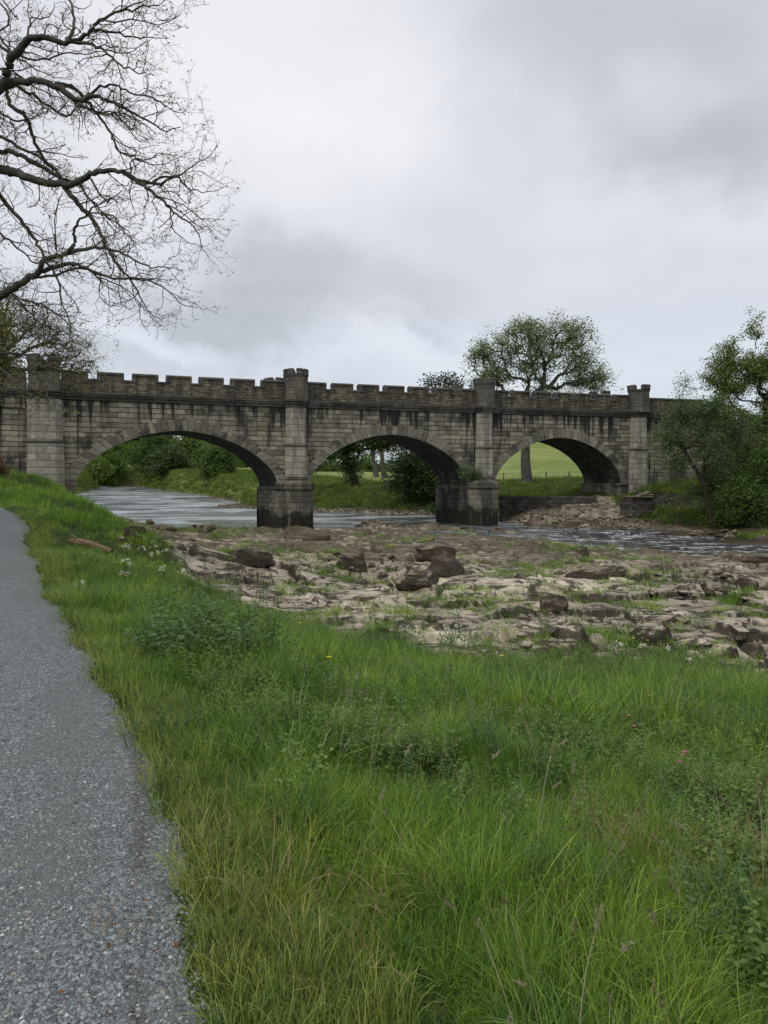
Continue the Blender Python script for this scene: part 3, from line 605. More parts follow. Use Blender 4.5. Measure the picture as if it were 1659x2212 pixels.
# string course in three steps, broken by the turrets
xs = S0
for i, (c, hw, tw) in enumerate(PIL + [(S1, 0, 0)]):
    x1 = c - tw / 2
    m = MB(); n = max(1, round((x1 - xs) / 3.1)); st = (x1 - xs) / n
    for k in range(n):
        a_, b_ = xs + k * st + .004, xs + (k + 1) * st - .004
        m.box(a_, b_, -.10, .02, 9.12, 9.32); m.box(a_, b_, -.22, .02, 9.322, 9.48); m.box(a_, b_, -.30, .02, 9.482, 9.64)
    m.build('string_course', C1, br, warp=wp, bevel=.02); xs = c + tw / 2
# parapets, near and far side: seven merlons between turrets
def parapet(y0, y1, far=False):
    body = MB(); cop = MB()
    def cope(xa, xb, z):                                     # weathered saddle coping
        o_ = .07; ym = (y0 + y1) / 2; b = [(y0 - o_, z), (y1 + o_, z), (y1 + o_, z + .10), (ym + .06, z + .2), (ym - .06, z + .2), (y0 - o_, z + .10)]
        n = len(b)
        for k in range(n):
            (ya, za), (yb, zb) = b[k], b[(k + 1) % n]; cop.quad([(xa, ya, za), (xa, yb, zb), (xb, yb, zb), (xb, ya, za)][::-1])
        cop.quad([(xa, y, zz) for y, zz in b][::-1]); cop.quad([(xb, y, zz) for y, zz in b])
    edges = [(.5 + 1.05, 17.75 - .88), (17.75 + .88, 34.3 - .86), (34.3 + .86, 51.1 - 1.05)]
    def flush():
        nonlocal body, cop
        pa = body.build('parapet', MATS['parapet_stone'], br, warp=wp); cop.build('coping', C1, pa, warp=wp, bevel=.015); body = MB(); cop = MB()
    for (a, b) in edges:
        per = (b - a + .68) / 7; mw = per - .68
        body.box(a, b, y0, y1, 9.55, 10.46)
        for k in range(7):
            xa = a + k * per; xb = xa + mw; body.box(xa, xb, y0 + .003, y1 - .003, 10.46, 10.90); cope(xa - (.05 if k else 0), xb + (.05 if k < 6 else 0), 10.90)
            if k < 6: cop.box(xb - .16, xb + .68 + .16, y0 - .075, y1 + .075, 10.461, 10.58)
            if k:     cop.box(xa - .055, xa + .13, y0 - .07, y1 + .07, 10.581, 10.899)
            if k < 6: cop.box(xb - .13, xb + .055, y0 - .07, y1 + .07, 10.581, 10.899)
        flush()
    body.box(S0, .5 - 1.1, y0, y1, 9.55, 10.85); cope(S0, .5 - 1.1, 10.85); flush()
    body.box(51.1 + 1.05, 59.4, y0, y1, 9.55, 10.72); cope(51.1 + 1.05, 59.4, 10.72)
    flush()
parapet(0.0, .62); parapet(BW - .62, BW, True)
def octo(c, hw, y0, proj, ch=.42):
    """half octagon standing out from the wall, counter-clockwise"""
    return [(c - hw, y0), (c - hw, y0 - proj * .25), (c - hw * (1 - ch), y0 - proj), (c + hw * (1 - ch), y0 - proj), (c + hw, y0 - proj * .25), (c + hw, y0)]
def scaled(pts, k, cx0, cy0): return [(cx0 + (x - cx0) * k, cy0 + (y - cy0) * k) for x, y in pts]
for i, (c, hw, tw) in enumerate(PIL):
    zb = -1.5 if i == 0 else (3.98 if i in (1, 2) else 1.5)
    m = MB(); pj = .62
    zm = 6.35
    m.prism(octo(c, hw, .0, pj), zm, 9.1); m.prism(octo(c, hw + .06, .0, pj + .06), zb, zm - .16)
    o = m.build('pilaster', MATS['ashlar_stone'], br, warp=wp, bevel=.02)
    m = MB(); m.prism(octo(c, hw + .12, .0, pj + .13), zm - .16, zm); m.build('pilaster_band', C1, o, warp=wp, bevel=.03)
    m = MB()
    for k, (e_, za, zz) in enumerate(((.08, 9.1, 9.3), (.18, 9.302, 9.48), (.30, 9.482, 9.66))): m.prism(octo(c, hw + e_, .0, pj + e_), za, zz)
    m.build('capital', C1, o, warp=wp, bevel=.02)
    for side in (0, 1):                                      # octagonal turret rising through the parapet, and its twin on the far side
        h2 = tw / 2; cy0 = -.12 if side == 0 else BW + .12
        full = [(c + h2 * .98 * math.cos(R(22.5 + 45 * k)), cy0 + h2 * 1.0 * math.sin(R(22.5 + 45 * k))) for k in range(8)]
        m = MB(); m.prism(full, 9.50, 11.32); t_ = m.build('turret', MATS['turret_stone'], br, warp=wp, bevel=.02)
        m = MB(); top = scaled(full, 1.09, c, cy0); inner = scaled(full, .62, c, cy0)
        m.prism(scaled(full, 1.04, c, cy0), 11.32, 11.42)
        m.prism(scaled(full, 1.04, c, cy0), 11.42, 11.50, top)
        for q in range(4):                                   # four corner merlons with gaps between them
            k0 = 2 * q + (0 if i == 0 else 1); T_ = lambda n_, L_=top: L_[(k0 + n_) % 8]; I_ = lambda n_: inner[(k0 + n_) % 8]
            le = lambda a, b, t: (a[0] + (b[0] - a[0]) * t, a[1] + (b[1] - a[1]) * t)
            poly = [le(T_(0), T_(-1), .10), T_(0), T_(1), le(T_(1), T_(2), .10), le(I_(1), I_(2), .10), I_(1), I_(0), le(I_(0), I_(-1), .10)]
            mx_ = sum(p[0] for p in poly) / 8; my_ = sum(p[1] for p in poly) / 8
            if i == 1:                                       # eight narrow merlons, gaps at the corners
                for e_ in (0, 1):
                    k0 = 2 * q + e_; p2 = [le(T_(0), T_(1), .17), le(T_(0), T_(1), .83), le(I_(0), I_(1), .83), le(I_(0), I_(1), .17)]
                    cx2 = sum(p[0] for p in p2) / 4; cy2 = sum(p[1] for p in p2) / 4
                    m.prism(p2, 11.501, 11.76); m.prism(scaled(p2, 1.1, cx2, cy2), 11.762, 11.84); m.prism(scaled(p2, 1.1, cx2, cy2), 11.841, 11.91, scaled(p2, .7, cx2, cy2))
                continue
            m.prism(poly, 11.501, 11.76); m.prism(scaled(poly, 1.06, mx_, my_), 11.762, 11.85); m.prism(scaled(poly, 1.06, mx_, my_), 11.851, 11.91, scaled(poly, .8, mx_, my_))
        m.build('turret_crown', C1, t_, warp=wp, bevel=.012)
for c in (17.6, 34.15):                                      # river piers: plinth, cutwater, sloping cap
    hw = 1.36
    m = MB(); m.box(c - hw, c + hw, .0 - .02, BW + .02, -2.5, 3.05); p_ = m.build('pier', MATS['pier_stone'], br, warp=wp, bevel=.03)
    m = MB(); o6 = octo(c, hw + .07, 0, 1.25); m.prism(o6, -2.5, 3.04)
    m.build('cutwater', MATS['cutwater_stone'], p_, warp=wp, bevel=.04)
    m = MB(); o7 = [(x, BW - y) for x, y in o6][::-1]; m.prism(o7, -2.5, 3.04); m.build('cutwater', MATS['cutwater_stone'], p_, warp=wp, bevel=.04)
    m = MB(); q = [(c - hw - .09, BW + .1), (c - hw - .09, 0)] + octo(c, hw + .16, 0, 1.36)[1:-1] + [(c + hw + .09, 0), (c + hw + .09, BW + .1)]
    m.prism(q, 3.04, 3.22); big = octo(c, hw + .14, 0, 1.32); sm = octo(c, .98, 0, .80)
    m.prism(big, 3.225, 3.48); m.prism(big, 3.48, 3.74, sm); m.prism(octo(c, 1.02, 0, .84), 3.742, 3.86); m.prism(octo(c, .93, 0, .72), 3.862, 3.98)
    m.build('pier_cap', MATS['cutwater_stone'], p_, warp=wp, bevel=.025)
# abutment ledges below the outer arches
m = MB(); m.box(c := 49.22 - .28, 49.9, -.1, BW + .1, 1.2, 3.16); m.box(48.86, 49.9, -.2, BW + .2, 3.162, 3.33); m.build('abutment_ledge', MATS['cutwater_stone'], br, warp=wp, bevel=.03)
m = MB(); m.box(1.2, 2.55, -.5, BW, -1.5, 1.25); m.box(1.1, 2.7, -.62, BW, 1.252, 1.5); m.build('abutment_ledge', MATS['cutwater_stone'], br, warp=wp, bevel=.04)
# raised strip on the left end wall
m = MB(); m.box(-2.6, -2.25, -.12, .02, 1.5, 9.1); m.box(-14, -.65, -.16, .02, 8.45, 9.1); m.build('corner_strip', MATS['spandrel_stone'], br, warp=wp, bevel=.02)
# lower wing wall beyond the right end
ww = empty('wing_wall', b2w(60.5, 0, 0), TH + R(4))
tag(ww, 'lower stone wing wall running on from the right end of the bridge behind the trees', 'wall')
m = MB(); m.box(0, 16, 0, .8, 0, 9.6); m.build('wall', MATS['spandrel_stone'], ww)
m = MB(); m.box(0, 16.1, -.12, .92, 9.602, 9.85); m.build('coping', C1, ww, bevel=.03)
# retaining wall and old masonry block on the right bank
def wall_run(name, pts, th, zb, mat, cat, label, copz=.12):
    e0 = empty(name, pts[0][:2] + (zb,)); tag(e0, label, cat); m = MB(); c_ = MB()
    for a, b in zip(pts, pts[1:]):
        d = Vector((b[0] - a[0], b[1] - a[1])); l_ = d.length; d /= l_; n_ = Vector((-d.y, d.x)) * th
        P = [(a[0], a[1]), (b[0], b[1]), (b[0] + n_.x, b[1] + n_.y), (a[0] + n_.x, a[1] + n_.y)]
        P = [(x - pts[0][0], y - pts[0][1]) for x, y in P]
        for k in range(4):
            zt = [a[2], b[2], b[2], a[2]]
            m.quad([(*P[k], -1), (*P[(k + 1) % 4], -1), (*P[(k + 1) % 4], zt[(k + 1) % 4] - zb), (*P[k], zt[k] - zb)], [(0, 0), (l_ if k % 2 == 0 else th, 0), (l_ if k % 2 == 0 else th, 1 + zt[(k + 1) % 4] - zb), (0, 1 + zt[k] - zb)])
        m.quad([(*P[k], zt[k] - zb) for k in range(4)])
    m.build('masonry', mat, e0)
    return e0
pw = [at_y(1078, 1070, 70), at_y(1180, 1072, 69.5), at_y(1290, 1072, 69)]
wall_run('retaining_wall', [tuple(p) for p in pw], .5, .5, MATS['rubble_wall_stone'], 'wall', 'dark low rubble wall below the right-hand arch of the bridge')
pw = [at_y(1372, 1064, 65.2), at_y(1450, 1066, 65), at_y(1560, 1068, 64)]
wall_run('retaining_wall', [tuple(p) for p in pw], .5, 1.0, MATS['rubble_wall_stone'], 'wall', 'dark low rubble wall in the grass below the trees on the far right bank')
e0 = empty('masonry_block', at_y(1382, 1096, 63.5), R(18)); tag(e0, 'broken stone pier stump with a pale slab top on the right bank beyond the rapids', 'masonry block')
m = MB(); m.box(-1.15, 1.0, -.5, 1.2, -.8, .78); m.build('masonry', MATS['rubble_wall_stone'], e0, bevel=.05)
m = MB(); m.box(-1.2, .9, -.62, .7, .782, .95); m.quad([(-.3, -.3, .951), (1.3, .2, 1.3), (1.3, .9, 1.34), (-.3, .4, .98)]); m.box(.2, 1.25, -.2, .5, .952, 1.1); m.build('slab', MATS['pale_rock'], e0, bevel=.04)

# ------------------------------------------------------------------ boulders and loose stones
_ico = {}
def ico(s):
    if s not in _ico:
        bm = bmesh.new(); bmesh.ops.create_icosphere(bm, subdivisions=s, radius=1)
        _ico[s] = (np.array([v.co[:] for v in bm.verts]), np.array([[v.index for v in f.verts] for f in bm.faces])); bm.free()
    return _ico[s]
def rock_np(seed, size, sub_=4, cuts=11, box=.62, rough=.06):
    g = np.random.default_rng(seed); V_, F_ = ico(sub_); V_ = V_.copy()
    V_ = np.sign(V_) * np.abs(V_) ** box; V_ /= np.abs(V_).max()
    for _ in range(cuts):
        n = g.normal(size=3); n[2] = abs(n[2]) * .8; n /= np.linalg.norm(n); d = g.uniform(.55, .85)
        k = np.maximum(V_ @ n - d, 0); V_ = V_ - k[:, None] * n
    o = g.uniform(0, 50)
    nn = fbm(V_[:, 0] * 2 + o + V_[:, 2] * 1.3, V_[:, 1] * 2 - o + V_[:, 2] * 1.7, 4, seed % 97) - .5
    ly = np.sin((V_[:, 2] + .15 * V_[:, 0] + .1 * nn) * 9 + o) * .025
    V_ = V_ * (1 + rough * 2.4 * nn + ly)[:, None]
    return V_ * np.array(size) / 2, F_
def boulder(name, label, cat, u0, u1, vt, vb, mat='boulder_rock', seed=1, depth=.8, zb=None, tilt=0.0, group=None, y0=8, sink=.25, box=.62):
    p = ground_at((u0 + u1) / 2, vb, y0); d = p.y * 1.0
    wdt = (u1 - u0) / F * d; hgt = (vb - vt) / F * d; dep = wdt * depth
    V_, F_ = rock_np(seed, (wdt, dep, hgt * (1 + sink) * 1.1), 4, box=box, cuts=11 if box > .55 else 6, rough=.09)
    o = link(name, mesh_np(name, V_, F_, MATS[mat], False), None, (p.x, p.y + dep * .35, p.z + hgt * .5 - hgt * sink * .5))
    o.rotation_euler = (0, tilt, random.uniform(-.2, .2)); tag(o, label, cat, group, 'thing'); return o
B = boulder
B('boulder', 'long dark mossy boulder lying behind the peaked dark boulder on the bedrock', 'boulder', 898, 990, 1166, 1212, 'boulder_rock', 3, .9, tilt=-.05)
B('boulder', 'dark peaked boulder leaning on the long boulder near the middle of the rocks', 'boulder', 918, 1008, 1188, 1246, 'dark_rock', 8, .8, tilt=.2)
B('boulder', 'broad dark block-shaped boulder nearest the path among the middle boulders', 'boulder', 853, 957, 1230, 1272, 'dark_rock', 6, .7, tilt=.03, box=.6)
B('boulder', 'low brown boulder beside the pale flat slabs left of the middle boulders', 'boulder', 718, 800, 1203, 1236, 'dark_rock', 12, .7)
B('boulder', 'flat dark slab-like boulder behind the tall dry stalks', 'boulder', 484, 587, 1191, 1222, 'dark_rock', 15, .6, tilt=-.03, box=.5)
B('boulder', 'dark ledge of rock just in front of the first river pier', 'boulder', 612, 716, 1138, 1168, 'dark_rock', 21, .5, box=.5)
B('boulder', 'large square broken boulder at the edge of the grass on the right', 'boulder', 1362, 1446, 1340, 1394, 'boulder_rock', 36, .8, tilt=.1, box=.45)
B('rock_slab', 'pale flat slab tilted against the large square boulder near the grass', 'rock slab', 1388, 1450, 1342, 1384, 'pale_rock', 35, .7, tilt=-.25, box=.5)
B('boulder', 'small black mossy block standing in the middle of the pale bedrock', 'boulder', 1170, 1230, 1286, 1322, 'dark_rock', 42, .8, box=.66)
B('boulder', 'long low dark ledge boulder left of the bright grass clump on the rocks', 'boulder', 1222, 1352, 1226, 1252, 'dark_rock', 45, .35, box=.4)
B('boulder', 'rounded dark rock at the near edge of the rapids', 'boulder', 1243, 1278, 1190, 1206, 'dark_rock', 47, .8)
B('boulder', 'dark squared rock on the bedrock near the right edge by the rapids', 'boulder', 1592, 1644, 1250, 1276, 'dark_rock', 51, .8)
B('boulder', 'long rounded pale boulder at the right beside a grass clump', 'boulder', 1568, 1622, 1352, 1388, 'pale_rock', 56, 2.2, tilt=.05)
B('boulder', 'brown wet rock breaking the rapids at the right edge', 'boulder', 1596, 1668, 1196, 1216, 'dark_rock', 58, .6, y0=20)
B('boulder', 'white bleached rock on the far shore right of the second pier', 'boulder', 1128, 1180, 1122, 1146, 'pale_rock', 61, .7, y0=20)
B('rock_slab', 'low pale flat slab on the far shore below the right-hand arch', 'rock slab', 1206, 1268, 1134, 1146, 'pale_rock', 63, .7, y0=20)
B('boulder', 'small white rock standing in the rapids below the right bank trees', 'boulder', 1588, 1628, 1176, 1194, 'pale_rock', 66, .7, y0=20)
B('rock_slab', 'low pale slab at the water edge below the right bank grass', 'rock slab', 1484, 1545, 1144, 1153, 'pale_rock', 67, .6, y0=20)
B('boulder', 'reddish rounded rock among the grass at the lower right of the bedrock', 'boulder', 1566, 1604, 1400, 1424, 'boulder_rock', 71, .8)
B('boulder', 'grey boulder at the right picture edge where grass meets rock', 'boulder', 1606, 1668, 1386, 1424, 'boulder_rock', 73, .8)
protos = []
for k in range(7):
    V_, F_ = rock_np(200 + k, (1, .8, .55), 3, 9); protos.append([mesh_np('stone', V_, F_, MATS[m_], False) for m_ in ('pale_rock', 'boulder_rock', 'dark_rock')])
SP = [('loose pale and brown stones scattered over the bedrock in front of the grass', 'loose stones on the near bedrock', 0, 24, (1100, 1640, 1330, 1400), (.12, .34)),
      ('stones strewn over the middle of the bedrock around the dark boulders', 'stones around the middle boulders', 1, 26, (700, 900, 1200, 1270), (.14, .4)),
      ('dark stones at the water edge below the left bank under the first arch', 'stones on the left shore under the first arch', 2, 26, (250, 470, 1128, 1168), (.3, .9)),
      ('tumbled stones on the bedrock near the rapids at the right', 'stones beside the rapids', 3, 30, (1400, 1655, 1225, 1340), (.15, .45)),
      ('pale cobbles on the little beach below the trees on the far right bank', 'cobbles on the far right beach', 4, 40, (1480, 1600, 1150, 1163), (.3, .7)),
      ('wet stones in the shallow water around the foot of the second pier', 'stones round the second pier', 5, 22, (1000, 1150, 1122, 1150), (.25, .7))]
for lab, grp, kk, n, (ua, ub, va, vb), (sa, sb) in SP:
    rs = random.Random(500 + kk)
    for i in range(n):
        p = ground_at(rs.uniform(ua, ub), rs.uniform(va, vb)); s_ = sa + (sb - sa) * rs.random() ** 2
        mi = {0: (0, 0, 1), 1: (0, 1, 1, 2), 2: (2, 2, 1), 3: (0, 0, 1, 1, 2), 4: (0, 0, 1), 5: (0, 1, 2)}[kk]
        o = link('stone', protos[rs.randrange(7)][rs.choice(mi)], None, (p.x, p.y, p.z + .10 * s_)); o.scale = (s_ * rs.uniform(.8, 1.3), s_, s_ * rs.uniform(.7, 1.1))
        o.rotation_euler = (rs.uniform(-.25, .25), rs.uniform(-.25, .25), rs.uniform(0, 6.28)); tag(o, lab, 'stone', grp, 'thing')

# ------------------------------------------------------------------ scattered ground cover (each one object of kind stuff)
def blades(n, rad, h, w, curve=.5, seg=4, seed=1, hv=.4, stiff=0.0):
    g = np.random.default_rng(seed); Vs, Fs, U = [], [], []; k = 0
    for i in range(n):
        a = g.uniform(0, 6.283); r = rad * math.sqrt(g.random()); bx, by = r * math.cos(a), r * math.sin(a)
        az = a + g.normal() * .9; hh = h * (1 + hv * g.uniform(-1, .6)); ww = w * g.uniform(.6, 1.2); lean = g.uniform(.05, .35) ; cv = curve * g.uniform(.3, 1.4)
        tw = g.uniform(0, 6.283) if seg < 3 else az + 1.57 + g.normal() * .5; ur = g.random()
        dx, dy = math.cos(az), math.sin(az); x, y, z = bx, by, -.03; ang = lean * (1 - stiff)
        for s in range(seg + 1):
            t = s / seg; hw = ww * (1 - t ** 1.6) * .5 + .0004
            Vs += [(x - hw * math.cos(tw), y - hw * math.sin(tw), z), (x + hw * math.cos(tw), y + hw * math.sin(tw), z)]; U += [(ur, t), (ur, t)]
            if s < seg: Fs.append((k, k + 1, k + 3, k + 2))
            k += 2; st = hh / seg; x += dx * math.sin(ang) * st; y += dy * math.sin(ang) * st; z += math.cos(ang) * st; ang += cv * 2.2 / seg * (t + .35)
    return np.array(Vs), np.array(Fs), np.array(U)
def weed(n, h, lw, seed=1, pairs=5, spread=.10):
    """a few leafy stems"""
    g = np.random.default_rng(seed); Vs, Fs, U = [], [], []
    def quad(a, b, c, d, ur):
        k = len(Vs); Vs.extend([a, b, c, d]); Fs.append((k, k + 1, k + 2, k + 3)); U.extend([(ur, .3), (ur, .6), (ur, .9), (ur, .6)])
    for i in range(n):
        a = g.uniform(0, 6.28); r = spread * g.random(); bx, by = r * math.cos(a), r * math.sin(a); hh = h * g.uniform(.6, 1.1); lx, ly = g.normal() * .12, g.normal() * .12; ur = g.random()
        P = lambda t: np.array([bx + lx * hh * t * t * 2, by + ly * hh * t * t * 2, hh * t])
        for s in range(4):
            p, q = P(s / 4), P((s + 1) / 4); quad(p - (.002, 0, 0), p + (.002, 0, 0), q + (.002, 0, 0), q - (.002, 0, 0), ur)
        for s in range(pairs * 2):
            t = .15 + .85 * s / (pairs * 2); c = P(t); az = s * 2.4 + g.normal() * .3; l_ = lw * g.uniform(.7, 1.3) * (1.15 - .6 * t); d = np.array([math.cos(az), math.sin(az), g.uniform(-.25, .45)]); sd_ = np.array([-math.sin(az), math.cos(az), g.normal() * .25])
            m_ = c + d * l_ * .5 + (0, 0, .08 * l_); quad(c, m_ + sd_ * l_ * .27, c + d * l_ - (0, 0, .15 * l_), m_ - sd_ * l_ * .27, ur)
    return np.array(Vs), np.array(Fs), np.array(U)
def seedhead(seed):
    g = np.random.default_rng(seed); Vs, Fs, U = [], [], []; x = y = 0; z = 0; ang = .05; az = 0; P = []
    for s in range(9): P.append((x, 0, z)); x += math.sin(ang) * .09; z += math.cos(ang) * .09; ang += .03 + .02 * s
    for a, b in zip(P, P[1:]):
        k = len(Vs); Vs += [(a[0], -.0015, a[2]), (a[0], .0015, a[2]), (b[0], .0015, b[2]), (b[0], -.0015, b[2])]; Fs.append((k, k + 1, k + 2, k + 3)); U += [(.4, .3)] * 4
    e_ = np.array(P[-1]); d = np.array(P[-1]) - np.array(P[-2]); d = d / np.linalg.norm(d)
    for i in range(60):
        t = g.random(); r = .007 * math.sin(math.pi * (.1 + .85 * t)); c = e_ + d * t * .075 + g.normal(size=3) * r * .6; n = g.normal(size=3) * .0035
        k = len(Vs); Vs += [c - n, c + d * .006 + n[::-1] * .5, c + n + d * .012, c + d * .004 - n[::-1] * .5]; Fs.append((k, k + 1, k + 2, k + 3)); U += [(.9, .9)] * 4
    return np.array(Vs), np.array(Fs), np.array(U)
def pcoll(name, metas, mat, smooth=True):
    c = bpy.data.collections.new(name)
    for i, (a, b, u) in enumerate(metas):
        c.objects.link(bpy.data.objects.new('%s_%d' % (name, i), mesh_np(name, a, b, MATS[mat], smooth, u)))
    return c
def scatter(name, pts, rot, scl, ind, coll, label, cat, extra=None):
    me = bpy.data.meshes.new(name); n = len(pts); me.vertices.add(n); me.vertices.foreach_set('co', np.asarray(pts, np.float32).ravel())
    for an, ty, d in (('rot', 'FLOAT_VECTOR', rot), ('scl', 'FLOAT_VECTOR', scl)):
        at = me.attributes.new(an, ty, 'POINT'); at.data.foreach_set('vector', np.asarray(d, np.float32).ravel())
    at = me.attributes.new('ind', 'INT', 'POINT'); at.data.foreach_set('value', np.asarray(ind, np.int32)); me.update()
    o = link(name, me); tag(o, label, cat, None, 'stuff')
    ng = bpy.data.node_groups.new(name, 'GeometryNodeTree'); ng.interface.new_socket('Geometry', in_out='INPUT', socket_type='NodeSocketGeometry'); ng.interface.new_socket('Geometry', in_out='OUTPUT', socket_type='NodeSocketGeometry')
    gi = ng.nodes.new('NodeGroupInput'); go = ng.nodes.new('NodeGroupOutput'); ip = ng.nodes.new('GeometryNodeInstanceOnPoints'); ci = ng.nodes.new('GeometryNodeCollectionInfo')
    ci.inputs['Collection'].default_value = coll; ci.inputs['Separate Children'].default_value = True; ci.inputs['Reset Children'].default_value = True
    ip.inputs['Pick Instance'].default_value = True
    def na_(nm, ty): q = ng.nodes.new('GeometryNodeInputNamedAttribute'); q.data_type = ty; q.inputs['Name'].default_value = nm; return q.outputs['Attribute']
    ng.links.new(gi.outputs[0], ip.inputs['Points']); ng.links.new(ci.outputs[0], ip.inputs['Instance'])
    ng.links.new(na_('ind', 'INT'), ip.inputs['Instance Index']); ng.links.new(na_('scl', 'FLOAT_VECTOR'), ip.inputs['Scale'])
    ng.links.new(na_('rot', 'FLOAT_VECTOR'), ip.inputs['Rotation']); ng.links.new(ip.outputs[0], go.inputs[0])
    mo = o.modifiers.new('scatter', 'NODES'); mo.node_group = ng; return o
def polar(n, r0, r1, power, amax=40):
    """positions thinning with distance"""
    t = rng.random(n); r = (r0 ** (2 - power) + t * (r1 ** (2 - power) - r0 ** (2 - power))) ** (1 / (2 - power)) if power != 2 else r0 * (r1 / r0) ** t
    a = np.radians(rng.uniform(-amax, amax, n)); return r * np.sin(a), r * np.cos(a)
def lay(x, y, keep, hs, k, tilt=.18, ws_=None):
    """keep mask, height scale"""
    x, y, hs = x[keep], y[keep], hs[keep]; n = len(x); z = height(x, y)
    rot = np.c_[rng.normal(0, tilt, n), rng.normal(0, tilt, n), rng.uniform(0, 6.283, n)]
    wsc = hs if ws_ is None else ws_[keep]; return np.c_[x, y, z], rot, np.c_[wsc, wsc, hs], rng.integers(0, k, n)
def edge_dist(x, y): return x - path_edge(y) + .22 * (fbm(x * 1.5, y * 1.5, 3, 81) - .5)
def tallness(x, y): return .42 + .55 * ss(.35, .65, fbm(x * .5, y * .5, 3, 111)) + .55 * (ss(.35, .68, fbm(x * 1.5, y * 1.5, 2, 112)) - .30) + .25 * (vnoise(x * 5, y * 5, 113) - .5)
def on_near_bank(x, y): return y < grass_edge(x) + (fbm(x * 1.3, y * 1.3, 3, 21) - .5) * 3.0 + .2

lush_near = pcoll('grass_tuft', [blades(24, .08, .30 + .06 * (i % 3), .0050, .8, 5, 10 + i, .6) for i in range(8)] + [blades(11, .09, .42, .0085, 1.3, 7, 50 + i, .6) for i in range(5)] + [blades(16, .10, .22, .0075, 1.9, 6, 65 + i, .6) for i in range(5)], 'grass')
x, y = polar(24000, .9, 6.5, .6, 42); e_ = edge_dist(x, y); k_ = (e_ > .24 + .12 * rng.random(len(x))) & on_near_bank(x, y); t_ = tallness(x, y) * (.42 + .58 * ss(.1, 1.1, e_)) * ss(.7, 1.6, np.hypot(x, y))
scatter('grass', *lay(x, y, k_, t_ * .62 + .10, 18, .38), lush_near, 'long lush green grass on the bank beside the gravel path', 'grass')
mid_c = pcoll('grass_tuft_mid', [blades(24, .13, .36 + .07 * (i % 3), .010, .9, 5, 80 + i, .6) for i in range(9)], 'grass')
x, y = polar(24000, 6, 19, .8, 40); e_ = edge_dist(x, y); k_ = (e_ > .2) & on_near_bank(x, y); t_ = tallness(x, y) * (.4 + .6 * ss(.1, 1.3, e_)) * (.38 + .62 * ss(-.2, 3.0, grass_edge(x) - y))
scatter('grass', *lay(x, y, k_, t_ * .76 + .06, 9, .32), mid_c, 'long grass between the path and the bare rocks', 'grass')
far_c = pcoll('grass_tuft_far', [blades(22, .32, .40, .022, .5, 3, 120 + i) for i in range(6)], 'grass')
x, y = polar(26000, 18, 62, 1.0, 40); e_ = edge_dist(x, y); rk_ = rock_mask(x, y, height(x, y, False)); k_ = (e_ > .1) & ~rk_ & (x < 2) & (y < 58) & (x < -3); hg_ = ss(.0, 4, (grass_edge(x) - y)) * .6 + .4
scatter('grass', *lay(x, y, k_, tallness(x, y) * (.45 + .45 * ss(.1, 2, e_)) * hg_ + .05, 6, .2), far_c, 'grass on the bank running up to the left end of the bridge', 'grass')
verge_c = pcoll('verge_tuft', [blades(30, .07, .13, .004, .8, 4, 150 + i) for i in range(6)] + [blades(20, .1, .20, .0045, 1.0, 5, 160 + i) for i in range(3)], 'verge_grass')
x, y = polar(60000, .9, 26, 1.1, 42); e_ = edge_dist(x, y); k_ = (e_ > -.01 + .12 * rng.random(len(x))) & (e_ < .40 * rng.random(len(x)) ** .8 + .12 + .012 * np.hypot(x, y)) & on_near_bank(x, y); r_ = np.hypot(x, y)
scatter('verge_grass', *lay(x, y, k_, .55 + .6 * fbm(x * 3, y * 3, 2, 7) + .5 * ss(.1, .5, e_), 9, .25, .8 + r_ * .05), verge_c, 'short yellowish grass straggling over the edge of the gravel path', 'grass')
# grass on the rocks
rg = pcoll('rock_tuft', [blades(26, .16, .26, .009, .6, 4, 180 + i) for i in range(6)], 'grass')
x, y = polar(90000, 11, 56, 1.2, 38); zz = height(x, y, False); m_ = rock_mask(x, y, zz) & (zz > .12); pn = fbm(x * .42 + 4, y * .62, 4, 131); near_ = ss(5, 0, y - grass_edge(x)); dens = ss(.60, .69, pn)
k_ = m_ & (rng.random(len(x)) < dens * .16)
scatter('rock_grass', *lay(x, y, k_, .2 + .5 * dens * rng.uniform(.5, 1, len(x)), 6, .25, .8 + .03 * y), rg, 'tufts of short grass growing in the cracks and hollows of the bedrock', 'grass')
for u, v, n, sp_, hs_ in ((500, 1205 - 8, 50, .55, 1.1), (1385, 1232, 110, 1.0, 1.0), (1265, 1210, 60, .7, .9), (1590, 1300, 50, .45, 1.3), (1195, 1225, 40, .45, .9), (1140, 1228, 30, .35, .9), (700, 1200, 40, .6, .6), (830, 1265, 46, .7, .7), (735, 1250, 60, .6, 1.1),
                         (1010, 1300, 70, .9, .6), (790, 1320, 70, .9, .7), (470, 1160, 30, .4, 1.2), (1620, 1330, 50, .5, 1), (1110, 1330, 50, .8, .5), (1240, 1190, 50, .8, .8), (820, 1150 + 18, 40, .8, .5), (1625, 1160, 60, .6, 2.2), (1440, 1390, 80, .6, 1.4), (1130, 1400, 50, .5, 1.2), (1340, 1392, 60, .8, 1.2)):
    n = int(n * .65); p = ground_at(u, v); x = p.x + rng.normal(0, sp_, n); y = p.y + rng.normal(0, sp_ * .7, n)
    scatter('rock_grass', *lay(x, y, np.ones(n, bool), hs_ * .8 * rng.uniform(.6, 1.15, n), 6, .25, np.full(n, .75 + .022 * p.y)), rg, 'bright green clump of grass growing between the rocks', 'grass')
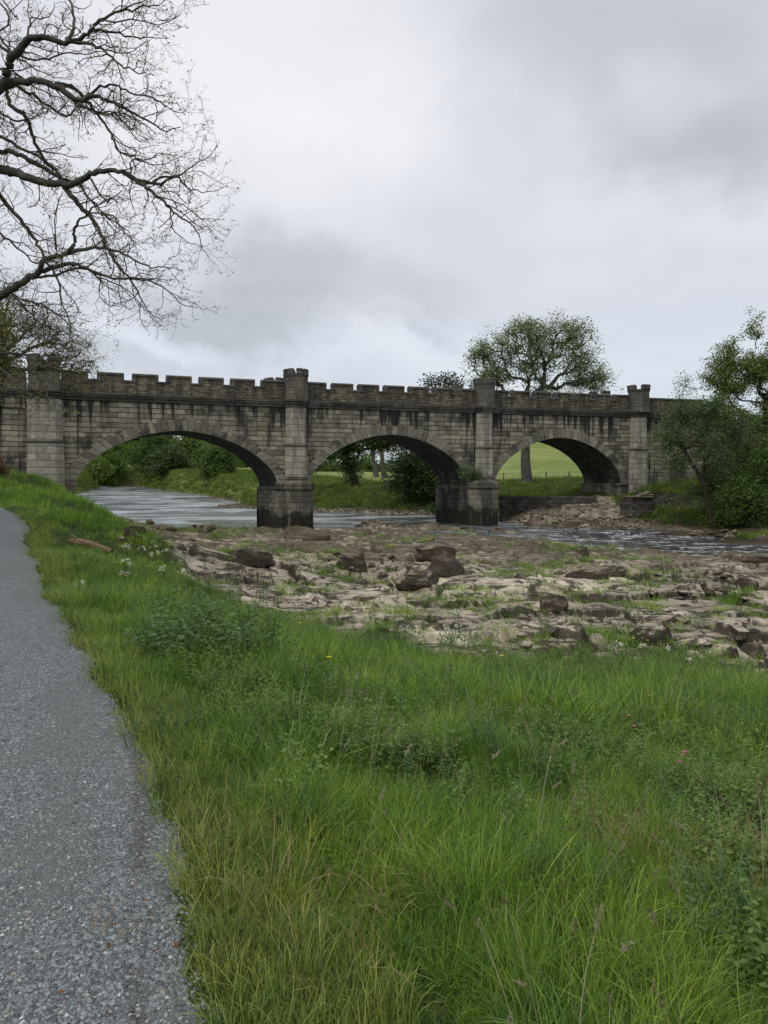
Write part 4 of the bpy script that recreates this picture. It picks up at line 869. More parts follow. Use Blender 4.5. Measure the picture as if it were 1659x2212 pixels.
# rough growth on the far banks
bk = pcoll('bank_tuft', [blades(26, .55, .55, .05, .6, 3, 210 + i) for i in range(6)], 'bank_grass')
x, y = polar(120000, 50, 380, .75, 34); zz = height(x, y, False); xr = np.interp(y, XR[:, 0], XR[:, 1]); k_ = ~rock_mask(x, y, zz) & (zz > .25) & ((y > 74) | (x > 10)) & (rng.random(len(x)) < np.where(y < 110, 1, np.maximum(ss(118, 110, y), np.where(x < xr - 20, 1, ss(20, 8, (x - xr) - .06 * (y - 110))))))
q_ = np.array([x, y]); lx_ = (x + 55 * math.sin(TH)) * math.cos(TH) + (y - 55 * math.cos(TH)) * math.sin(TH); ly_ = -(x + 55 * math.sin(TH)) * math.sin(TH) + (y - 55 * math.cos(TH)) * math.cos(TH)
k_ &= ~((ly_ > -.5) & (ly_ < BW + .6) & (lx_ > 35) ) & (lx_ > 3)
t_ = .45 + .9 * fbm(x * .2, y * .2, 3, 141)
scatter('bank_grass', *lay(x, y, k_, t_ * (1 + .003 * np.maximum(y - 100, 0)), 6, .2, .8 + .007 * y), bk, 'rough grass and nettles on the far river bank seen through the arches', 'grass')
# leafy weeds in the sward
wd1 = pcoll('weed_plant', [weed(7, .30, .036, 230 + i, 7) for i in range(6)], 'weed_leaf'); wd2 = pcoll('dark_weed', [weed(7, .34, .032, 250 + i, 8) for i in range(5)], 'dark_weed_leaf')
x, y = polar(24000, 1.6, 15, 1.0, 40); e_ = edge_dist(x, y); pn = fbm(x * .9 + 9, y * .9 + 2, 3, 151) - .10 + .18 * ss(.05, .45, x / np.maximum(y, .1)) + .04 * ss(4, 9, y); k_ = (e_ > .7) & on_near_bank(x, y) & (rng.random(len(x)) < (.05 + .7 * ss(.50, .64, pn)) * ss(2.6, 6.0, y + 1.6 * np.maximum(x - .5, 0)))
scatter('undergrowth', *lay(x, y, k_, .75 + .5 * rng.random(len(x)), 6, .15), wd1, 'leafy green weeds and brambles growing through the long grass on the right', 'weeds')
pn = fbm(x * .7 + 19, y * .7 + 22, 3, 161); k_ = (e_ > .8) & on_near_bank(x, y) & (rng.random(len(x)) < (.03 + .35 * ss(.60, .70, pn)) * ss(3, 7, y))
scatter('undergrowth', *lay(x, y, k_, .7 + .5 * rng.random(len(x)), 5, .15), wd2, 'darker weeds in patches among the long grass', 'weeds')
# grass in seed near the camera
sh_ = pcoll('seed_stalk', [seedhead(270 + i) for i in range(4)], 'seed_head'); x, y = polar(230, 1.5, 5.0, 1.0, 34); e_ = edge_dist(x, y); k_ = (e_ > .6) & on_near_bank(x, y)
scatter('seeding_grass', *lay(x, y, k_, rng.uniform(.45, .8, len(x)), 4, .15), sh_, 'drooping pinkish seed heads of grass in the foreground', 'grass')
# dead straw in the sward
stw = pcoll('straw_tuft', [blades(22, .14, .34, .005, 1.3, 5, 290 + i) for i in range(4)], 'straw')
for u, v, n, sp_ in ((1610, 1880, 46, .17), (1330, 1830, 22, .12), (900, 2050, 8, .3), (560, 1950, 7, .3), (1500, 1480, 24, .35), (1640, 1460, 20, .4), (215, 1230, 12, .4)):
    p = ground_at(u, v + 30, 1.2); x = p.x + rng.normal(0, sp_, n); y = p.y + rng.normal(0, sp_, n)
    scatter('dead_grass', *lay(x, y, np.ones(n, bool), rng.uniform(.5, 1.0, n), 4, .5), stw, 'dead straw-coloured grass lying flat among the green', 'dead grass')
# loose gravel on the near part of the path
st_ = []
for k in range(6):
    V_, F_ = rock_np(320 + k, (1, .8, .6), 2, 7); st_.append((V_, F_, np.zeros((len(V_), 2))))
gc = pcoll('gravel_stone', st_, 'gravel_stone', False); x, y = polar(110000, 1.0, 8, 1.25, 44); e_ = x - path_edge(y) + .2 * (fbm(x * 1.5, y * 1.5, 3, 81) - .5); dn = .35 + .65 * ss(.40, .58, fbm(x * 1.1, y * .5, 3, 333))
k_ = (e_ < .03 + .05 * rng.random(len(x))) & (e_ > -3.4) & (rng.random(len(x)) < dn * np.where(np.abs(x + .327 * y + .005) < .04, .55, 1)); s_ = rng.uniform(.005, .019, len(x)) * (1 + .25 * rng.random(len(x)) ** 6)
scatter('gravel_stones', *lay(x, y, k_, s_, 6, .4), gc, 'loose blue-grey gravel chippings on the path', 'gravel')
lv = [(np.array([(0, 0, .003), (.35, .22, .006), (1, .02, .016), (.4, -.25, .005)]) * .03, np.array([(0, 1, 2, 3)]), np.zeros((4, 2)))]
x, y = polar(2600, 1.2, 9, 1.1, 44); e_ = x - path_edge(y); k_ = (e_ < .08) & (e_ > -2.6) & (rng.random(len(x)) < .10 + .8 * ss(-.5, .0, e_))
scatter('fallen_leaves', *lay(x, y, k_, rng.uniform(.5, 1.2, len(x)), 1, .3), pcoll('fallen_leaf', lv, 'russet_leaf', False), 'small brown fallen leaves and bits of litter on the gravel by the grass edge', 'leaf litter')
# pebbles on the far shores
x, y = polar(60000, 55, 170, .5, 34); zz = height(x, y, False); wz2 = water_z(x, y); k_ = (zz > wz2 - .15) & (zz < wz2 + .55) & (y > 60); pc = pcoll('shore_pebble', [(a, b, np.zeros((len(a), 2))) for a, b in (rock_np(340 + k, (1, .8, .55), 2, 7) for k in range(4))], 'boulder_rock', False)
scatter('shore_pebbles', *lay(x, y, k_, rng.uniform(.15, .75, len(x)) , 4, .3), pc, 'line of stones and pebbles along the far water edge', 'pebbles')

# ------------------------------------------------------------------ trees
def tubes_np(lines, sides=5):
    """lines: list of (points (n,3), radii (n,))"""
    Vs, Fs, k = [], [], 0
    cs = np.cos(np.arange(sides) * 2 * math.pi / sides); sn = np.sin(np.arange(sides) * 2 * math.pi / sides)
    for P, r in lines:
        P = np.asarray(P, float); r = np.asarray(r, float); n = len(P)
        T = np.gradient(P, axis=0); T /= np.linalg.norm(T, axis=1)[:, None] + 1e-9
        ref = np.where(np.abs(T[:, 2:3]) > .9, [[1., 0, 0]], [[0, 0, 1.]]); A = np.cross(T, ref); A /= np.linalg.norm(A, axis=1)[:, None] + 1e-9; Bn = np.cross(T, A)
        ring = P[:, None] + r[:, None, None] * (A[:, None] * cs[None, :, None] + Bn[:, None] * sn[None, :, None])
        Vs.append(ring.reshape(-1, 3)); i = np.arange(n - 1)[:, None] * sides; j = np.arange(sides)[None]; j2 = (j + 1) % sides
        Fs.append((np.stack([i + j, i + j2, i + sides + j2, i + sides + j], -1) + k).reshape(-1, 4)); k += n * sides
    return np.concatenate(Vs), np.concatenate(Fs)
def wiggly(a, b, g, amp=.08, n=5, sag=0.0):
    a, b = np.asarray(a, float), np.asarray(b, float); d = np.linalg.norm(b - a); t = np.linspace(0, 1, n)[:, None]
    w_ = g.normal(size=(n, 3)) * amp * d; w_[0] = w_[-1] = 0; P = a + (b - a) * t + w_; P[:, 2] += sag * d * 4 * (t * (1 - t))[:, 0]; return P
def leaves_np(centres, sig, n, size, g, flat=.5, asp=.6, droop=0.0):
    c = centres[g.integers(0, len(centres), n)] + np.clip(g.normal(size=(n, 3)), -1.5, 1.5) * sig * np.array([1, 1, .75]); s = size * g.uniform(.6, 1.35, n)[:, None]
    d = g.normal(size=(n, 3)); d[:, 2] = d[:, 2] * .5 - droop; d /= np.linalg.norm(d, axis=1)[:, None]
    up = g.normal(size=(n, 3)) * (1 - flat); up[:, 2] += flat; sd_ = np.cross(d, up); sd_ /= np.linalg.norm(sd_, axis=1)[:, None] + 1e-9
    Vq = np.stack([c, c + d * s * .5 + sd_ * s * asp * .5, c + d * s, c + d * s * .5 - sd_ * s * asp * .5], 1).reshape(-1, 3)
    return Vq, np.arange(n * 4).reshape(-1, 4)
def leafy_tree(name, label, cat, base, forks, clumps, leaf, bark='dark_bark', size=.3, n=20000, sig=.55, r0=.3, nodes=160, seed=1, group=None, droop=0.0, bend=None, thin=.5, flat=.45):
    """base: foot; forks: points up the stem; clumps: (centre, radii, share)"""
    g = np.random.default_rng(seed); base = np.array(base, float)
    tr = [base + (0, 0, -.5)] + [np.array(f, float) for f in forks]; root = empty(name, tuple(base)); tag(root, label, cat, group)
    tw = np.array([c[2] for c in clumps], float); tw /= tw.sum(); P = []
    for (c, rr_, s_), q in zip(clumps, tw):
        m_ = max(4, int(nodes * q)); d = g.normal(size=(m_, 3)); d /= np.linalg.norm(d, axis=1)[:, None]; P.append(np.array(c) + d * (g.random((m_, 1)) ** thin) * np.array(rr_))
    P = np.concatenate(P); top = tr[-1]; P = P[np.argsort(np.linalg.norm(P - top, axis=1))]
    NP = list(tr[1:]); par = [-1] + list(range(len(tr) - 2)); cost = [np.linalg.norm(p - base) * .35 for p in NP]; nt0 = len(NP)
    for p in P:
        A = np.array(NP); d = np.linalg.norm(A - p, axis=1); sc_ = d * (1 + .6 * np.maximum(0, (A[:, 2] - p[2])) / (d + .1)) + .38 * np.array(cost); i = int(np.argmin(sc_)); NP.append(p); par.append(i); cost.append(cost[i] + d[i])
    nn = len(NP); load = np.ones(nn)
    for i in range(nn - 1, -1, -1):
        if par[i] >= 0: load[par[i]] += load[i]
    rad = r0 * (load / load[0]) ** .45 * .9; rad = np.maximum(rad, .012 * size / .12)
    lines = []; tl = [tr[0]]; trr = [r0 * 1.35]
    for i in range(nt0): tl.append(NP[i]); trr.append(max(rad[i], r0 * (1 - .55 * (i + 1) / max(nt0, 1))))
    Q_, R_ = [], []
    for i in range(len(tl) - 1):
        w_ = wiggly(tl[i], tl[i + 1], g, .02, 5); Q_ += list(w_[:-1]); R_ += list(np.linspace(trr[i], trr[i + 1], 5)[:-1])
    Q_.append(tl[-1]); R_.append(trr[-1])
    a, b = tubes_np([(Q_, R_)], 9); link('trunk', mesh_np('trunk', a - base, b, MATS[bark], True), root)
    for i in range(nt0, nn):
        ra = min(rad[par[i]], rad[i] * 1.5); lines.append((wiggly(NP[par[i]], NP[i], g, .07, 5, .03), np.linspace(ra, rad[i], 5)))
        for _ in range(2):
            e_ = NP[i] + g.normal(size=3) * sig * 1.3; lines.append((wiggly(NP[i], e_, g, .1, 4), np.linspace(rad[i] * .6, .006 * size / .12, 4)))
    a, b = tubes_np(lines, 5); link('branches', mesh_np('branches', a - base, b, MATS[bark], True), root)
    ends = np.array([NP[i] for i in range(nt0, nn) if load[i] < nn * .12])
    ww_ = np.concatenate([ends, np.array([l[0][-1] for l in lines[1::3]] + [l[0][-1] for l in lines[2::3]])])
    a, b = leaves_np(ww_, sig, n, size, g, flat, droop=droop); link('crown', mesh_np('crown', a - base, b, MATS[leaf], False), root)
    return root
def clump(u, v, y, du, dv, share, dy=None):
    c = at_y(u, v, y); return (np.array(c), (du / F * y, (dy if dy else (du + dv) / 2) / F * y, dv / F * y), share)
G = lambda x, y: H1(x, y)

# the wide field tree behind the bridge
yt = 104.0; bx_ = at_y(1138, 1036, yt); A3 = lambda u, v, dy=0: np.array(at_y(u, v, yt + dy))
leafy_tree('field_tree', 'wide spreading field tree behind the right-hand arch, crown above the parapet', 'tree', (bx_.x, yt, G(bx_.x, yt)), [A3(1136, 960), A3(1142, 880)],
    [clump(1150, 745, yt, 55, 60, 5), clump(1230, 740, yt, 55, 45, 4), clump(1080, 765, yt, 60, 45, 4), clump(1032, 762, yt, 34, 26, 1.6), clump(1260, 790, yt, 48, 40, 3), clump(1170, 800, yt, 95, 45, 5), clump(1055, 815, yt, 52, 30, 3.6), clump(1275, 825, yt, 50, 22, 3.4), clump(1120, 705, yt, 30, 22, 1.3), clump(1180, 720, yt, 50, 30, 1.5), clump(1240, 712, yt, 30, 22, 1.2), clump(1150, 860, yt, 140, 25, 2)],
    'field_tree_leaf', 'grey_bark', .24, 33000, .48, .62, 460, 11)
o = bpy.data.objects[-1]
# right bank trees
y6 = 57.0; R3 = lambda u, v, dy=0: np.array(at_y(u, v, y6 + dy)); b6 = at_y(1545, 1088, y6)
leafy_tree('riverside_tree', 'leaning pale green tree with slanting trunk before the right bridge end', 'tree', (b6.x, y6, G(b6.x, y6)), [R3(1515, 1030), R3(1478, 972), R3(1462, 930)],
    [clump(1450, 945, y6, 38, 45, 4), clump(1500, 905, y6, 50, 40, 4), clump(1455, 1000, y6, 40, 26, 2), clump(1530, 960, y6, 50, 45, 4), clump(1470, 880, y6, 24, 24, 1.0), clump(1590, 930, y6, 40, 45, 3), clump(1560, 1010, y6, 40, 30, 2), clump(1480, 838, y6, 13, 28, .35), clump(1540, 880, y6, 35, 30, 2.5)],
    'willow_leaf', 'dark_bark', .13, 25000, .27, .16, 380, 21, thin=.7)
y7 = 60.0; R7 = lambda u, v, dy=0: np.array(at_y(u, v, y7 + dy)); b7 = at_y(1590, 1100, y7)
leafy_tree('oak_tree', 'tall gnarled green tree at the right edge above the river bank', 'tree', (b7.x, y7, G(b7.x, y7)), [R7(1640, 1020), R7(1650, 930), R7(1655, 860)],
    [clump(1640, 800, y7, 42, 45, 4), clump(1580, 765, y7, 28, 22, 1.3), clump(1630, 712, y7, 15, 22, .7), clump(1560, 825, y7, 38, 16, 1.6), clump(1600, 800, y7, 40, 25, 2.2), clump(1690, 760, y7, 40, 60, 4), clump(1700, 850, y7, 60, 60, 4), clump(1650, 900, y7, 50, 40, 3), clump(1690, 970, y7, 50, 50, 3), clump(1530, 815, y7, 14, 16, .5), clump(1555, 790, y7, 26, 20, 1.6), clump(1590, 840, y7, 40, 22, 2), clump(1610, 950, y7, 50, 45, 4), clump(1570, 890, y7, 40, 30, 2.5)],
    'oak_leaf', 'dark_bark', .15, 46000, .27, .26, 400, 22)
y8 = 56.0; b8 = at_y(1640, 1130, y8)
leafy_tree('riverside_shrub', 'dense dark shrub under the trees at the far right water edge', 'shrub', (b8.x, y8, G(b8.x, y8)), [np.array(at_y(1638, 1090, y8))],
    [clump(1640, 1080, y8, 55, 45, 4), clump(1590, 1060, y8, 40, 30, 2), clump(1660, 1010, y8, 35, 40, 3), clump(1600, 1110, y8, 45, 25, 2), clump(1560, 1100, y8 + 2, 30, 18, 1)], 'mid_leaf', 'dark_bark', .16, 26000, .35, .12, 120, 23)
b8 = at_y(1540, 1085, 60)
leafy_tree('riverside_shrub', 'low mid-green bush at the foot of the leaning tree on the right bank', 'shrub', (b8.x, 60, G(b8.x, 60)), [np.array(at_y(1545, 1050, 60))],
    [clump(1560, 1045, 60, 40, 25, 3), clump(1500, 1065, 60, 24, 14, 1), clump(1610, 1010, 60, 36, 36, 4), clump(1540, 1020, 60, 30, 25, 2)], 'willow_leaf', 'dark_bark', .15, 18000, .33, .08, 70, 24)
# ivy-dark tree in the middle arch, its tip showing over the parapet
y9 = 90.0; b9 = at_y(905, 1098, y9)
leafy_tree('ivy_tree', 'dark ivy-clad tree on the far bank in the middle arch, tip showing above the parapet', 'tree', (b9.x, y9, G(b9.x, y9)), [np.array(at_y(905, 1060, y9)), np.array(at_y(915, 980, y9)), np.array(at_y(950, 860, y9))],
    [clump(885, 1010, y9, 38, 34, 3), clump(905, 1050, y9, 50, 30, 3), clump(935, 1085, y9, 35, 30, 3), clump(930, 980, y9, 60, 50, 5), clump(850, 1050, y9, 14, 16, .5), clump(930, 900, y9, 50, 40, 3), clump(960, 822, y9, 11, 9, .5), clump(935, 833, y9, 14, 5, .25), clump(985, 834, y9, 8, 4, .15), clump(960, 1100, y9 - 4, 22, 22, 2)], 'dark_leaf', 'dark_bark', .27, 30000, .55, .4, 240, 31, flat=.3)
y10 = 112.0; b10 = at_y(772, 1046, y10)
leafy_tree('ivy_tree', 'spreading tree with ivy-covered leaning trunk and drooping branches in the middle arch', 'tree', (b10.x, y10, G(b10.x, y10)), [np.array(at_y(762, 1025, y10)), np.array(at_y(748, 992, y10)), np.array(at_y(750, 940, y10))],
    [clump(755, 1005, y10, 13, 26, 2.5), clump(745, 965, y10, 50, 18, 4), clump(700, 975, y10, 24, 16, 1.2), clump(720, 940, y10, 60, 30, 4), clump(800, 950, y10, 50, 20, 3), clump(780, 915, y10, 70, 25, 4), clump(845, 960, y10, 12, 20, 1), clump(683, 1000, y10, 12, 8, .4)], 'dark_leaf', 'dark_bark', .32, 22000, .5, .6, 200, 32, droop=.4, flat=.3)
for k, (u, v, y, ht, lab) in enumerate(((832, 1028, 165, 85, 'bare pale leaning trunk of a distant tree right of the drooping tree, middle arch'), (815, 1026, 180, 75, 'thin bare distant tree trunk just left of the leaning pale trunk, middle arch'))):
    b_ = at_y(u, v, y); leafy_tree('bare_tree', lab, 'tree', (b_.x, y, G(b_.x, y)), [np.array(at_y(u - 6 - 3 * k, v - 30, y)), np.array(at_y(u - 9, v - 60, y))], [clump(u - 12, v - ht, y, 28, 18, 2), clump(u + 12, v - ht + 5, y, 20, 20, 2)], 'olive_leaf', 'grey_bark', .3, 1600, .7, .55, 70, 40 + k)
# trees beyond the left arch
FT = [(235, 1040, 345, 60, 62, 'bright_leaf', 'rounded yellow-green tree at the far left of the left arch, beyond the river', 12),
      (345, 1042, 300, 58, 70, 'mid_leaf', 'tall mid-green tree behind the river bend in the middle of the left arch', 14),
      (300, 1040, 390, 75, 84, 'mid_leaf', 'large green tree farthest back, filling the top of the left arch', 14),
      (365, 1046, 270, 32, 45, 'dark_leaf', 'dark green tree overhanging the water at the end of the gravel bar', 13),
      (412, 1032, 300, 32, 60, 'mid_leaf', 'slim green tree with a forked trunk above the grassy bank in the left arch', 13),
      (470, 1034, 190, 34, 42, 'mid_leaf', 'round dark bush standing alone on the bank in the left arch', 11),
      (200, 1036, 300, 38, 28, 'mid_leaf', 'low spreading shrub at the left foot of the left arch by the water', 11),
      (520, 1022, 400, 50, 75, 'bright_leaf', 'pale green tree on the hillside at the right of the left arch', 13),
      (570, 1020, 430, 40, 60, 'olive_leaf', 'olive tree on the slope just left of the first pier', 11),
      (120, 1040, 330, 70, 80, 'mid_leaf', 'green tree mostly hidden behind the left abutment', 9),
      (445, 1022, 420, 55, 80, 'mid_leaf', 'broad green tree on the hill behind the round dark bush', 13)]
for k, (u, v, y, rw, hh, lf, lab, nd) in enumerate(FT):
    b_ = at_y(u, v, y); gz = G(b_.x, y); b_.z = gz; k_ = y / F; rg_ = random.Random(k); hz = hh * k_ * 2 * .5; rwm = rw * k_
    top = HC + (HV - v + hh * 1.5) * k_; cl = []
    for q in range(nd):
        an = rg_.uniform(0, 6.28); rr2 = rg_.uniform(.1, .75); zz2 = rg_.uniform(.12, .86); wv2 = math.sin(math.pi * min(1, zz2 * .75 + .2))
        cl.append((np.array((b_.x + rwm * rr2 * math.cos(an) * wv2, y + rwm * rr2 * math.sin(an) * wv2, gz + (top - gz) * zz2)), (rwm * .42, rwm * .42, rwm * .30), 1))
    leafy_tree('riverside_tree' if k != 5 else 'bush', lab, 'tree' if k not in (5, 6) else 'bush', (b_.x, y, gz), [np.array((b_.x, y, gz + (top - gz) * .25))], cl, lf, 'dark_bark', .8 * y / 300, 20000, 1.15 * y / 300 * 1.1, .5, 130, 60 + k)
# hedgerow across the far meadow and a wood on the skyline to the right
for k, (ua, ub, v, y, hh, lab) in enumerate(((640, 960, 1024, 330, 30, 'grey-green hedgerow trees across the meadow behind the middle arch'), (1450, 1760, 905, 420, 22, 'hedge line on the hillside behind the bridge end and right bank trees'))):
    cs = []; gg = random.Random(k + 5)
    for q in range(26): u = ua + (ub - ua) * (q + gg.random()) / 26; p = at_y(u, v - 8, y); p.z = G(p.x, y) + gg.uniform(1, 3.4); cs.append((np.array(p), (5, 4, gg.uniform(2, 4.5)), 1))
    if k == 0:
        for q in range(8): u = gg.uniform(700, 950); p = at_y(u, v - 20, y + 30); p.z = G(p.x, y + 30) + 7; cs.append((np.array(p), (6, 5, 6), 1.3))
    b_ = cs[13][0]; leafy_tree('hedgerow', lab, 'hedge', (b_[0], b_[1], G(b_[0], b_[1])), [b_], cs, 'mid_leaf', 'dark_bark', 1.0, 15000, 1.3, .2, 130, 90 + k)

# ------------------------------------------------------------------ the bare oak overhanging from the left
ob_ = np.array((-15.2, 17.5, G(-15.2, 17.5))); gO = np.random.default_rng(99)
oak = empty('bare_oak', tuple(ob_)); tag(oak, 'large bare-branched oak with opening buds reaching in over the path from the left', 'tree')
trk = [ob_ + (0, 0, -.5), ob_ + (0, 0, .6), ob_ + (.1, 0, 3), ob_ + (-.1, .1, 6), ob_ + (.2, 0, 9), ob_ + (.1, -.2, 12), ob_ + (.3, 0, 15.5)]
a, b = tubes_np([(trk, [.95, .7, .55, .5, .42, .33, .12])], 14); link('trunk', mesh_np('trunk', a - ob_, b, MATS['oak_bark'], True), oak)
LIMB = [ # zoomed sketch coordinates of the visible limbs, depth range, radius range
    ([(-150, 640), (20, 520), (40, 450), (60, 370), (110, 320), (170, 250), (260, 230), (400, 265), (480, 240), (560, 190), (620, 130), (740, 65), (870, 40), (980, 30)], 17, 16, .24, .02),
    ([(400, 265), (440, 210), (455, 120), (430, 0), (420, -120)], 16.6, 17.5, .09, .03), ([(400, 265), (560, 270), (640, 310), (740, 400), (860, 440), (950, 465)], 16.5, 15, .08, .012),
    ([(560, 190), (680, 190), (800, 225), (930, 240), (1040, 235)], 16.3, 17, .06, .012), ([(170, 250), (180, 170), (200, 110), (300, 100), (330, 20)], 17, 18, .05, .015), ([(740, 65), (840, 20), (960, -10)], 16, 16, .04, .012), ([(980, 120), (1060, 130), (1120, 80)], 16, 16, .02, .01), ([(620, 130), (800, 120), (980, 150), (1100, 90)], 16, 15.5, .035, .01),
    ([(0, 20), (60, 120), (-20, 250), (60, 330), (110, 330)], 18, 17.2, .03, .09), ([(110, 120), (60, 60), (10, -40)], 17.5, 18, .03, .02),
    ([(-100, 600), (30, 520), (160, 500), (340, 520), (460, 610), (560, 590), (650, 610), (760, 660), (900, 740), (1020, 800), (1110, 780)], 17.2, 15.5, .19, .014),
    ([(340, 520), (440, 530), (550, 640), (600, 700), (760, 700), (880, 760), (960, 830)], 17, 18.5, .10, .012), ([(540, 600), (600, 545), (700, 525), (800, 570), (930, 600), (1000, 640), (1090, 690), (1170, 690)], 16.6, 16, .06, .01),
    ([(600, 700), (680, 820), (710, 915), (820, 960), (880, 980), (1000, 940), (1100, 960)], 17.5, 17, .06, .01), ([(60, 500), (160, 560), (250, 620), (370, 700), (430, 715), (480, 660), (600, 700)], 17.6, 18.4, .08, .03),
    ([(340, 540), (560, 680), (700, 690), (840, 850), (900, 860)], 17.6, 17, .05, .012), ([(50, 540), (60, 640), (160, 730), (210, 860), (250, 940), (330, 1040), (400, 1110)], 18, 18.4, .10, .06),
    ([(-100, 790), (0, 830), (100, 900), (220, 960), (350, 1040)], 19, 18.6, .09, .05), ([(-150, 900), (0, 930), (60, 930), (160, 970), (260, 1030), (370, 1090), (450, 1130)], 18.5, 18.2, .12, .08), ([(-100, 680), (0, 690), (90, 740), (160, 745)], 18, 18, .06, .04),
    ([(-200, 1010), (0, 1040), (80, 1055), (180, 1100), (330, 1130), (480, 1120), (560, 1070), (650, 1050), (760, 1065), (880, 1140), (960, 1200), (1050, 1280), (1140, 1360), (1220, 1440), (1240, 1540)], 18, 16, .23, .014),
    ([(760, 1065), (830, 1100), (960, 1130), (1080, 1090), (1150, 1150), (1250, 1180), (1380, 1150)], 17.3, 16, .09, .01), ([(880, 1130), (1000, 1090), (1100, 1080), (1200, 1010), (1300, 950), (1350, 860)], 17, 16.4, .05, .008), ([(800, 1080), (805, 980), (900, 1000), (1000, 1010), (1120, 960), (1200, 900)], 17.2, 17.4, .04, .008),
    ([(400, 1130), (460, 1230), (540, 1310), (620, 1430), (660, 1530), (720, 1620), (800, 1720), (860, 1820), (920, 1920), (1000, 1980)], 18, 16.5, .13, .012), ([(540, 1310), (700, 1330), (760, 1440), (860, 1480)], 17.5, 17, .04, .01), ([(560, 1100), (640, 1230), (700, 1220), (740, 1310)], 17.6, 17, .05, .01), ([(480, 1120), (560, 1230), (660, 1340), (760, 1400), (830, 1500)], 18, 18.6, .06, .012),
    ([(1050, 1280), (1060, 1400), (1180, 1500), (1280, 1510)], 16.4, 16.6, .03, .008), ([(960, 1200), (1100, 1250), (1220, 1330), (1320, 1390)], 16.8, 17, .03, .008),
    ([(-200, 1900), (-60, 1850), (60, 1780), (160, 1720), (230, 1680), (280, 1600), (400, 1560), (450, 1500), (455, 1420), (500, 1350), (600, 1260), (700, 1210), (800, 1160)], 17.5, 16.5, .21, .012),
    ([(400, 1560), (560, 1520), (640, 1520), (760, 1560), (900, 1640), (1040, 1640), (1130, 1680)], 17, 15.8, .09, .009), ([(230, 1680), (340, 1640), (450, 1625), (560, 1660), (700, 1710), (850, 1710), (1000, 1760), (1130, 1880), (1190, 1860)], 17.3, 16.2, .11, .009), ([(200, 1710), (340, 1690), (500, 1650), (640, 1720), (800, 1790), (860, 1870)], 17.5, 17.8, .07, .012), ([(660, 1720), (670, 1840), (690, 1960)], 16.8, 16.8, .02, .006),
    ([(-100, 1120), (0, 1210), (80, 1300), (170, 1400), (230, 1500), (280, 1600), (350, 1700), (375, 1840), (400, 1900), (440, 2010)], 18.5, 17.4, .12, .02), ([(330, 1440), (350, 1550), (330, 1350), (380, 1200)], 18, 17.5, .04, .02), ([(-50, 1400), (60, 1480), (150, 1560), (230, 1620)], 19, 18.4, .06, .03),
    ([(60, 1790), (160, 1900), (240, 1980), (350, 2020)], 17.8, 17, .07, .014), ([(130, 1840), (260, 1870), (380, 1960), (460, 2050), (560, 2130)], 17.6, 17, .05, .01), ([(-60, 1980), (100, 2020), (200, 2060), (330, 2060)], 18, 17.6, .05, .01),
    ([(-300, 2150), (0, 2170), (60, 2170), (180, 2190), (330, 2240), (470, 2240), (560, 2250)], 17, 15, .07, .01), ([(-200, 2200), (0, 2260), (90, 2340), (160, 2370), (240, 2420), (330, 2450)], 16.5, 15, .07, .01), ([(100, 2340), (250, 2400), (330, 2460), (450, 2530)], 16, 15, .03, .006),
    ([(-100, 200), (0, 230), (60, 320), (180, 400), (330, 470), (450, 480)], 18.5, 19, .07, .012), ([(100, 340), (260, 370), (420, 330), (560, 330), (700, 290), (840, 300)], 17.5, 18.5, .05, .01), ([(-80, 420), (80, 440), (220, 540), (350, 600), (420, 650)], 19, 19, .06, .012)]
OUT = []
def limb3(pts, y0, y1):
    P = [np.array(at_y(u * .3515, v * .3515, y0 + (y1 - y0) * i / (len(pts) - 1))) for i, (u, v) in enumerate(pts)]; out_ = []
    for i in range(len(P) - 1):
        p0, p1, p2, p3 = P[max(i - 1, 0)], P[i], P[i + 1], P[min(i + 2, len(P) - 1)]
        for t in np.arange(0, 1, .25): out_.append(.5 * ((2 * p1) + (p2 - p0) * t + (2 * p0 - 5 * p1 + 4 * p2 - p3) * t * t + (3 * p1 - p0 - 3 * p2 + p3) * t ** 3))
    out_.append(P[-1]); Q_ = np.array(out_); Q_[1:-1] += gO.normal(size=(len(Q_) - 2, 3)) * .018; return Q_
limbs, b1, b2, b3, tips = [], [], [], [], []
def sprout(P, r, lev, dens, length, store, ang=(.5, 1.1)):
    """side shoots along a polyline"""
    seg = np.linalg.norm(np.diff(P, axis=0), axis=1); D = np.r_[0, np.cumsum(seg)]; res = []
    s = gO.uniform(.1, 1) * dens + (D[-1] * .12 if lev == 1 else 0)
    while s < D[-1]:
        i = min(np.searchsorted(D, s) - 1, len(seg) - 1); i = max(i, 0); t = (s - D[i]) / (seg[i] + 1e-9); p = P[i] * (1 - t) + P[i + 1] * t; d = (P[i + 1] - P[i]) / (seg[i] + 1e-9)
        q = np.cross(d, gO.normal(size=3)); q /= np.linalg.norm(q) + 1e-9; a_ = gO.uniform(*ang); nd_ = d * math.cos(a_) + q * math.sin(a_)
        ln = length * gO.uniform(.45, 1.25) * (1 - .35 * s / D[-1]); n_ = 6 if lev == 1 else (5 if lev == 2 else 3); pt = p.copy(); L_ = [p]
        for k in range(n_):
            nd_ = nd_ + gO.normal(size=3) * (.30 if lev < 3 else .25) + np.array((.05, 0, .05 if lev > 1 else -.03)); nd_ /= np.linalg.norm(nd_); pt = pt + nd_ * ln / n_; L_.append(pt)
        L_ = np.array(L_); rr3 = min(float(np.interp(s, D, r)) * .62, {1: .015, 2: .0065, 3: .0036}[lev]); store.append((L_, np.linspace(rr3, max(rr3 * .45, .0026), n_ + 1))); res.append(store[-1])
        s += dens * gO.uniform(.6, 1.4)
    return res
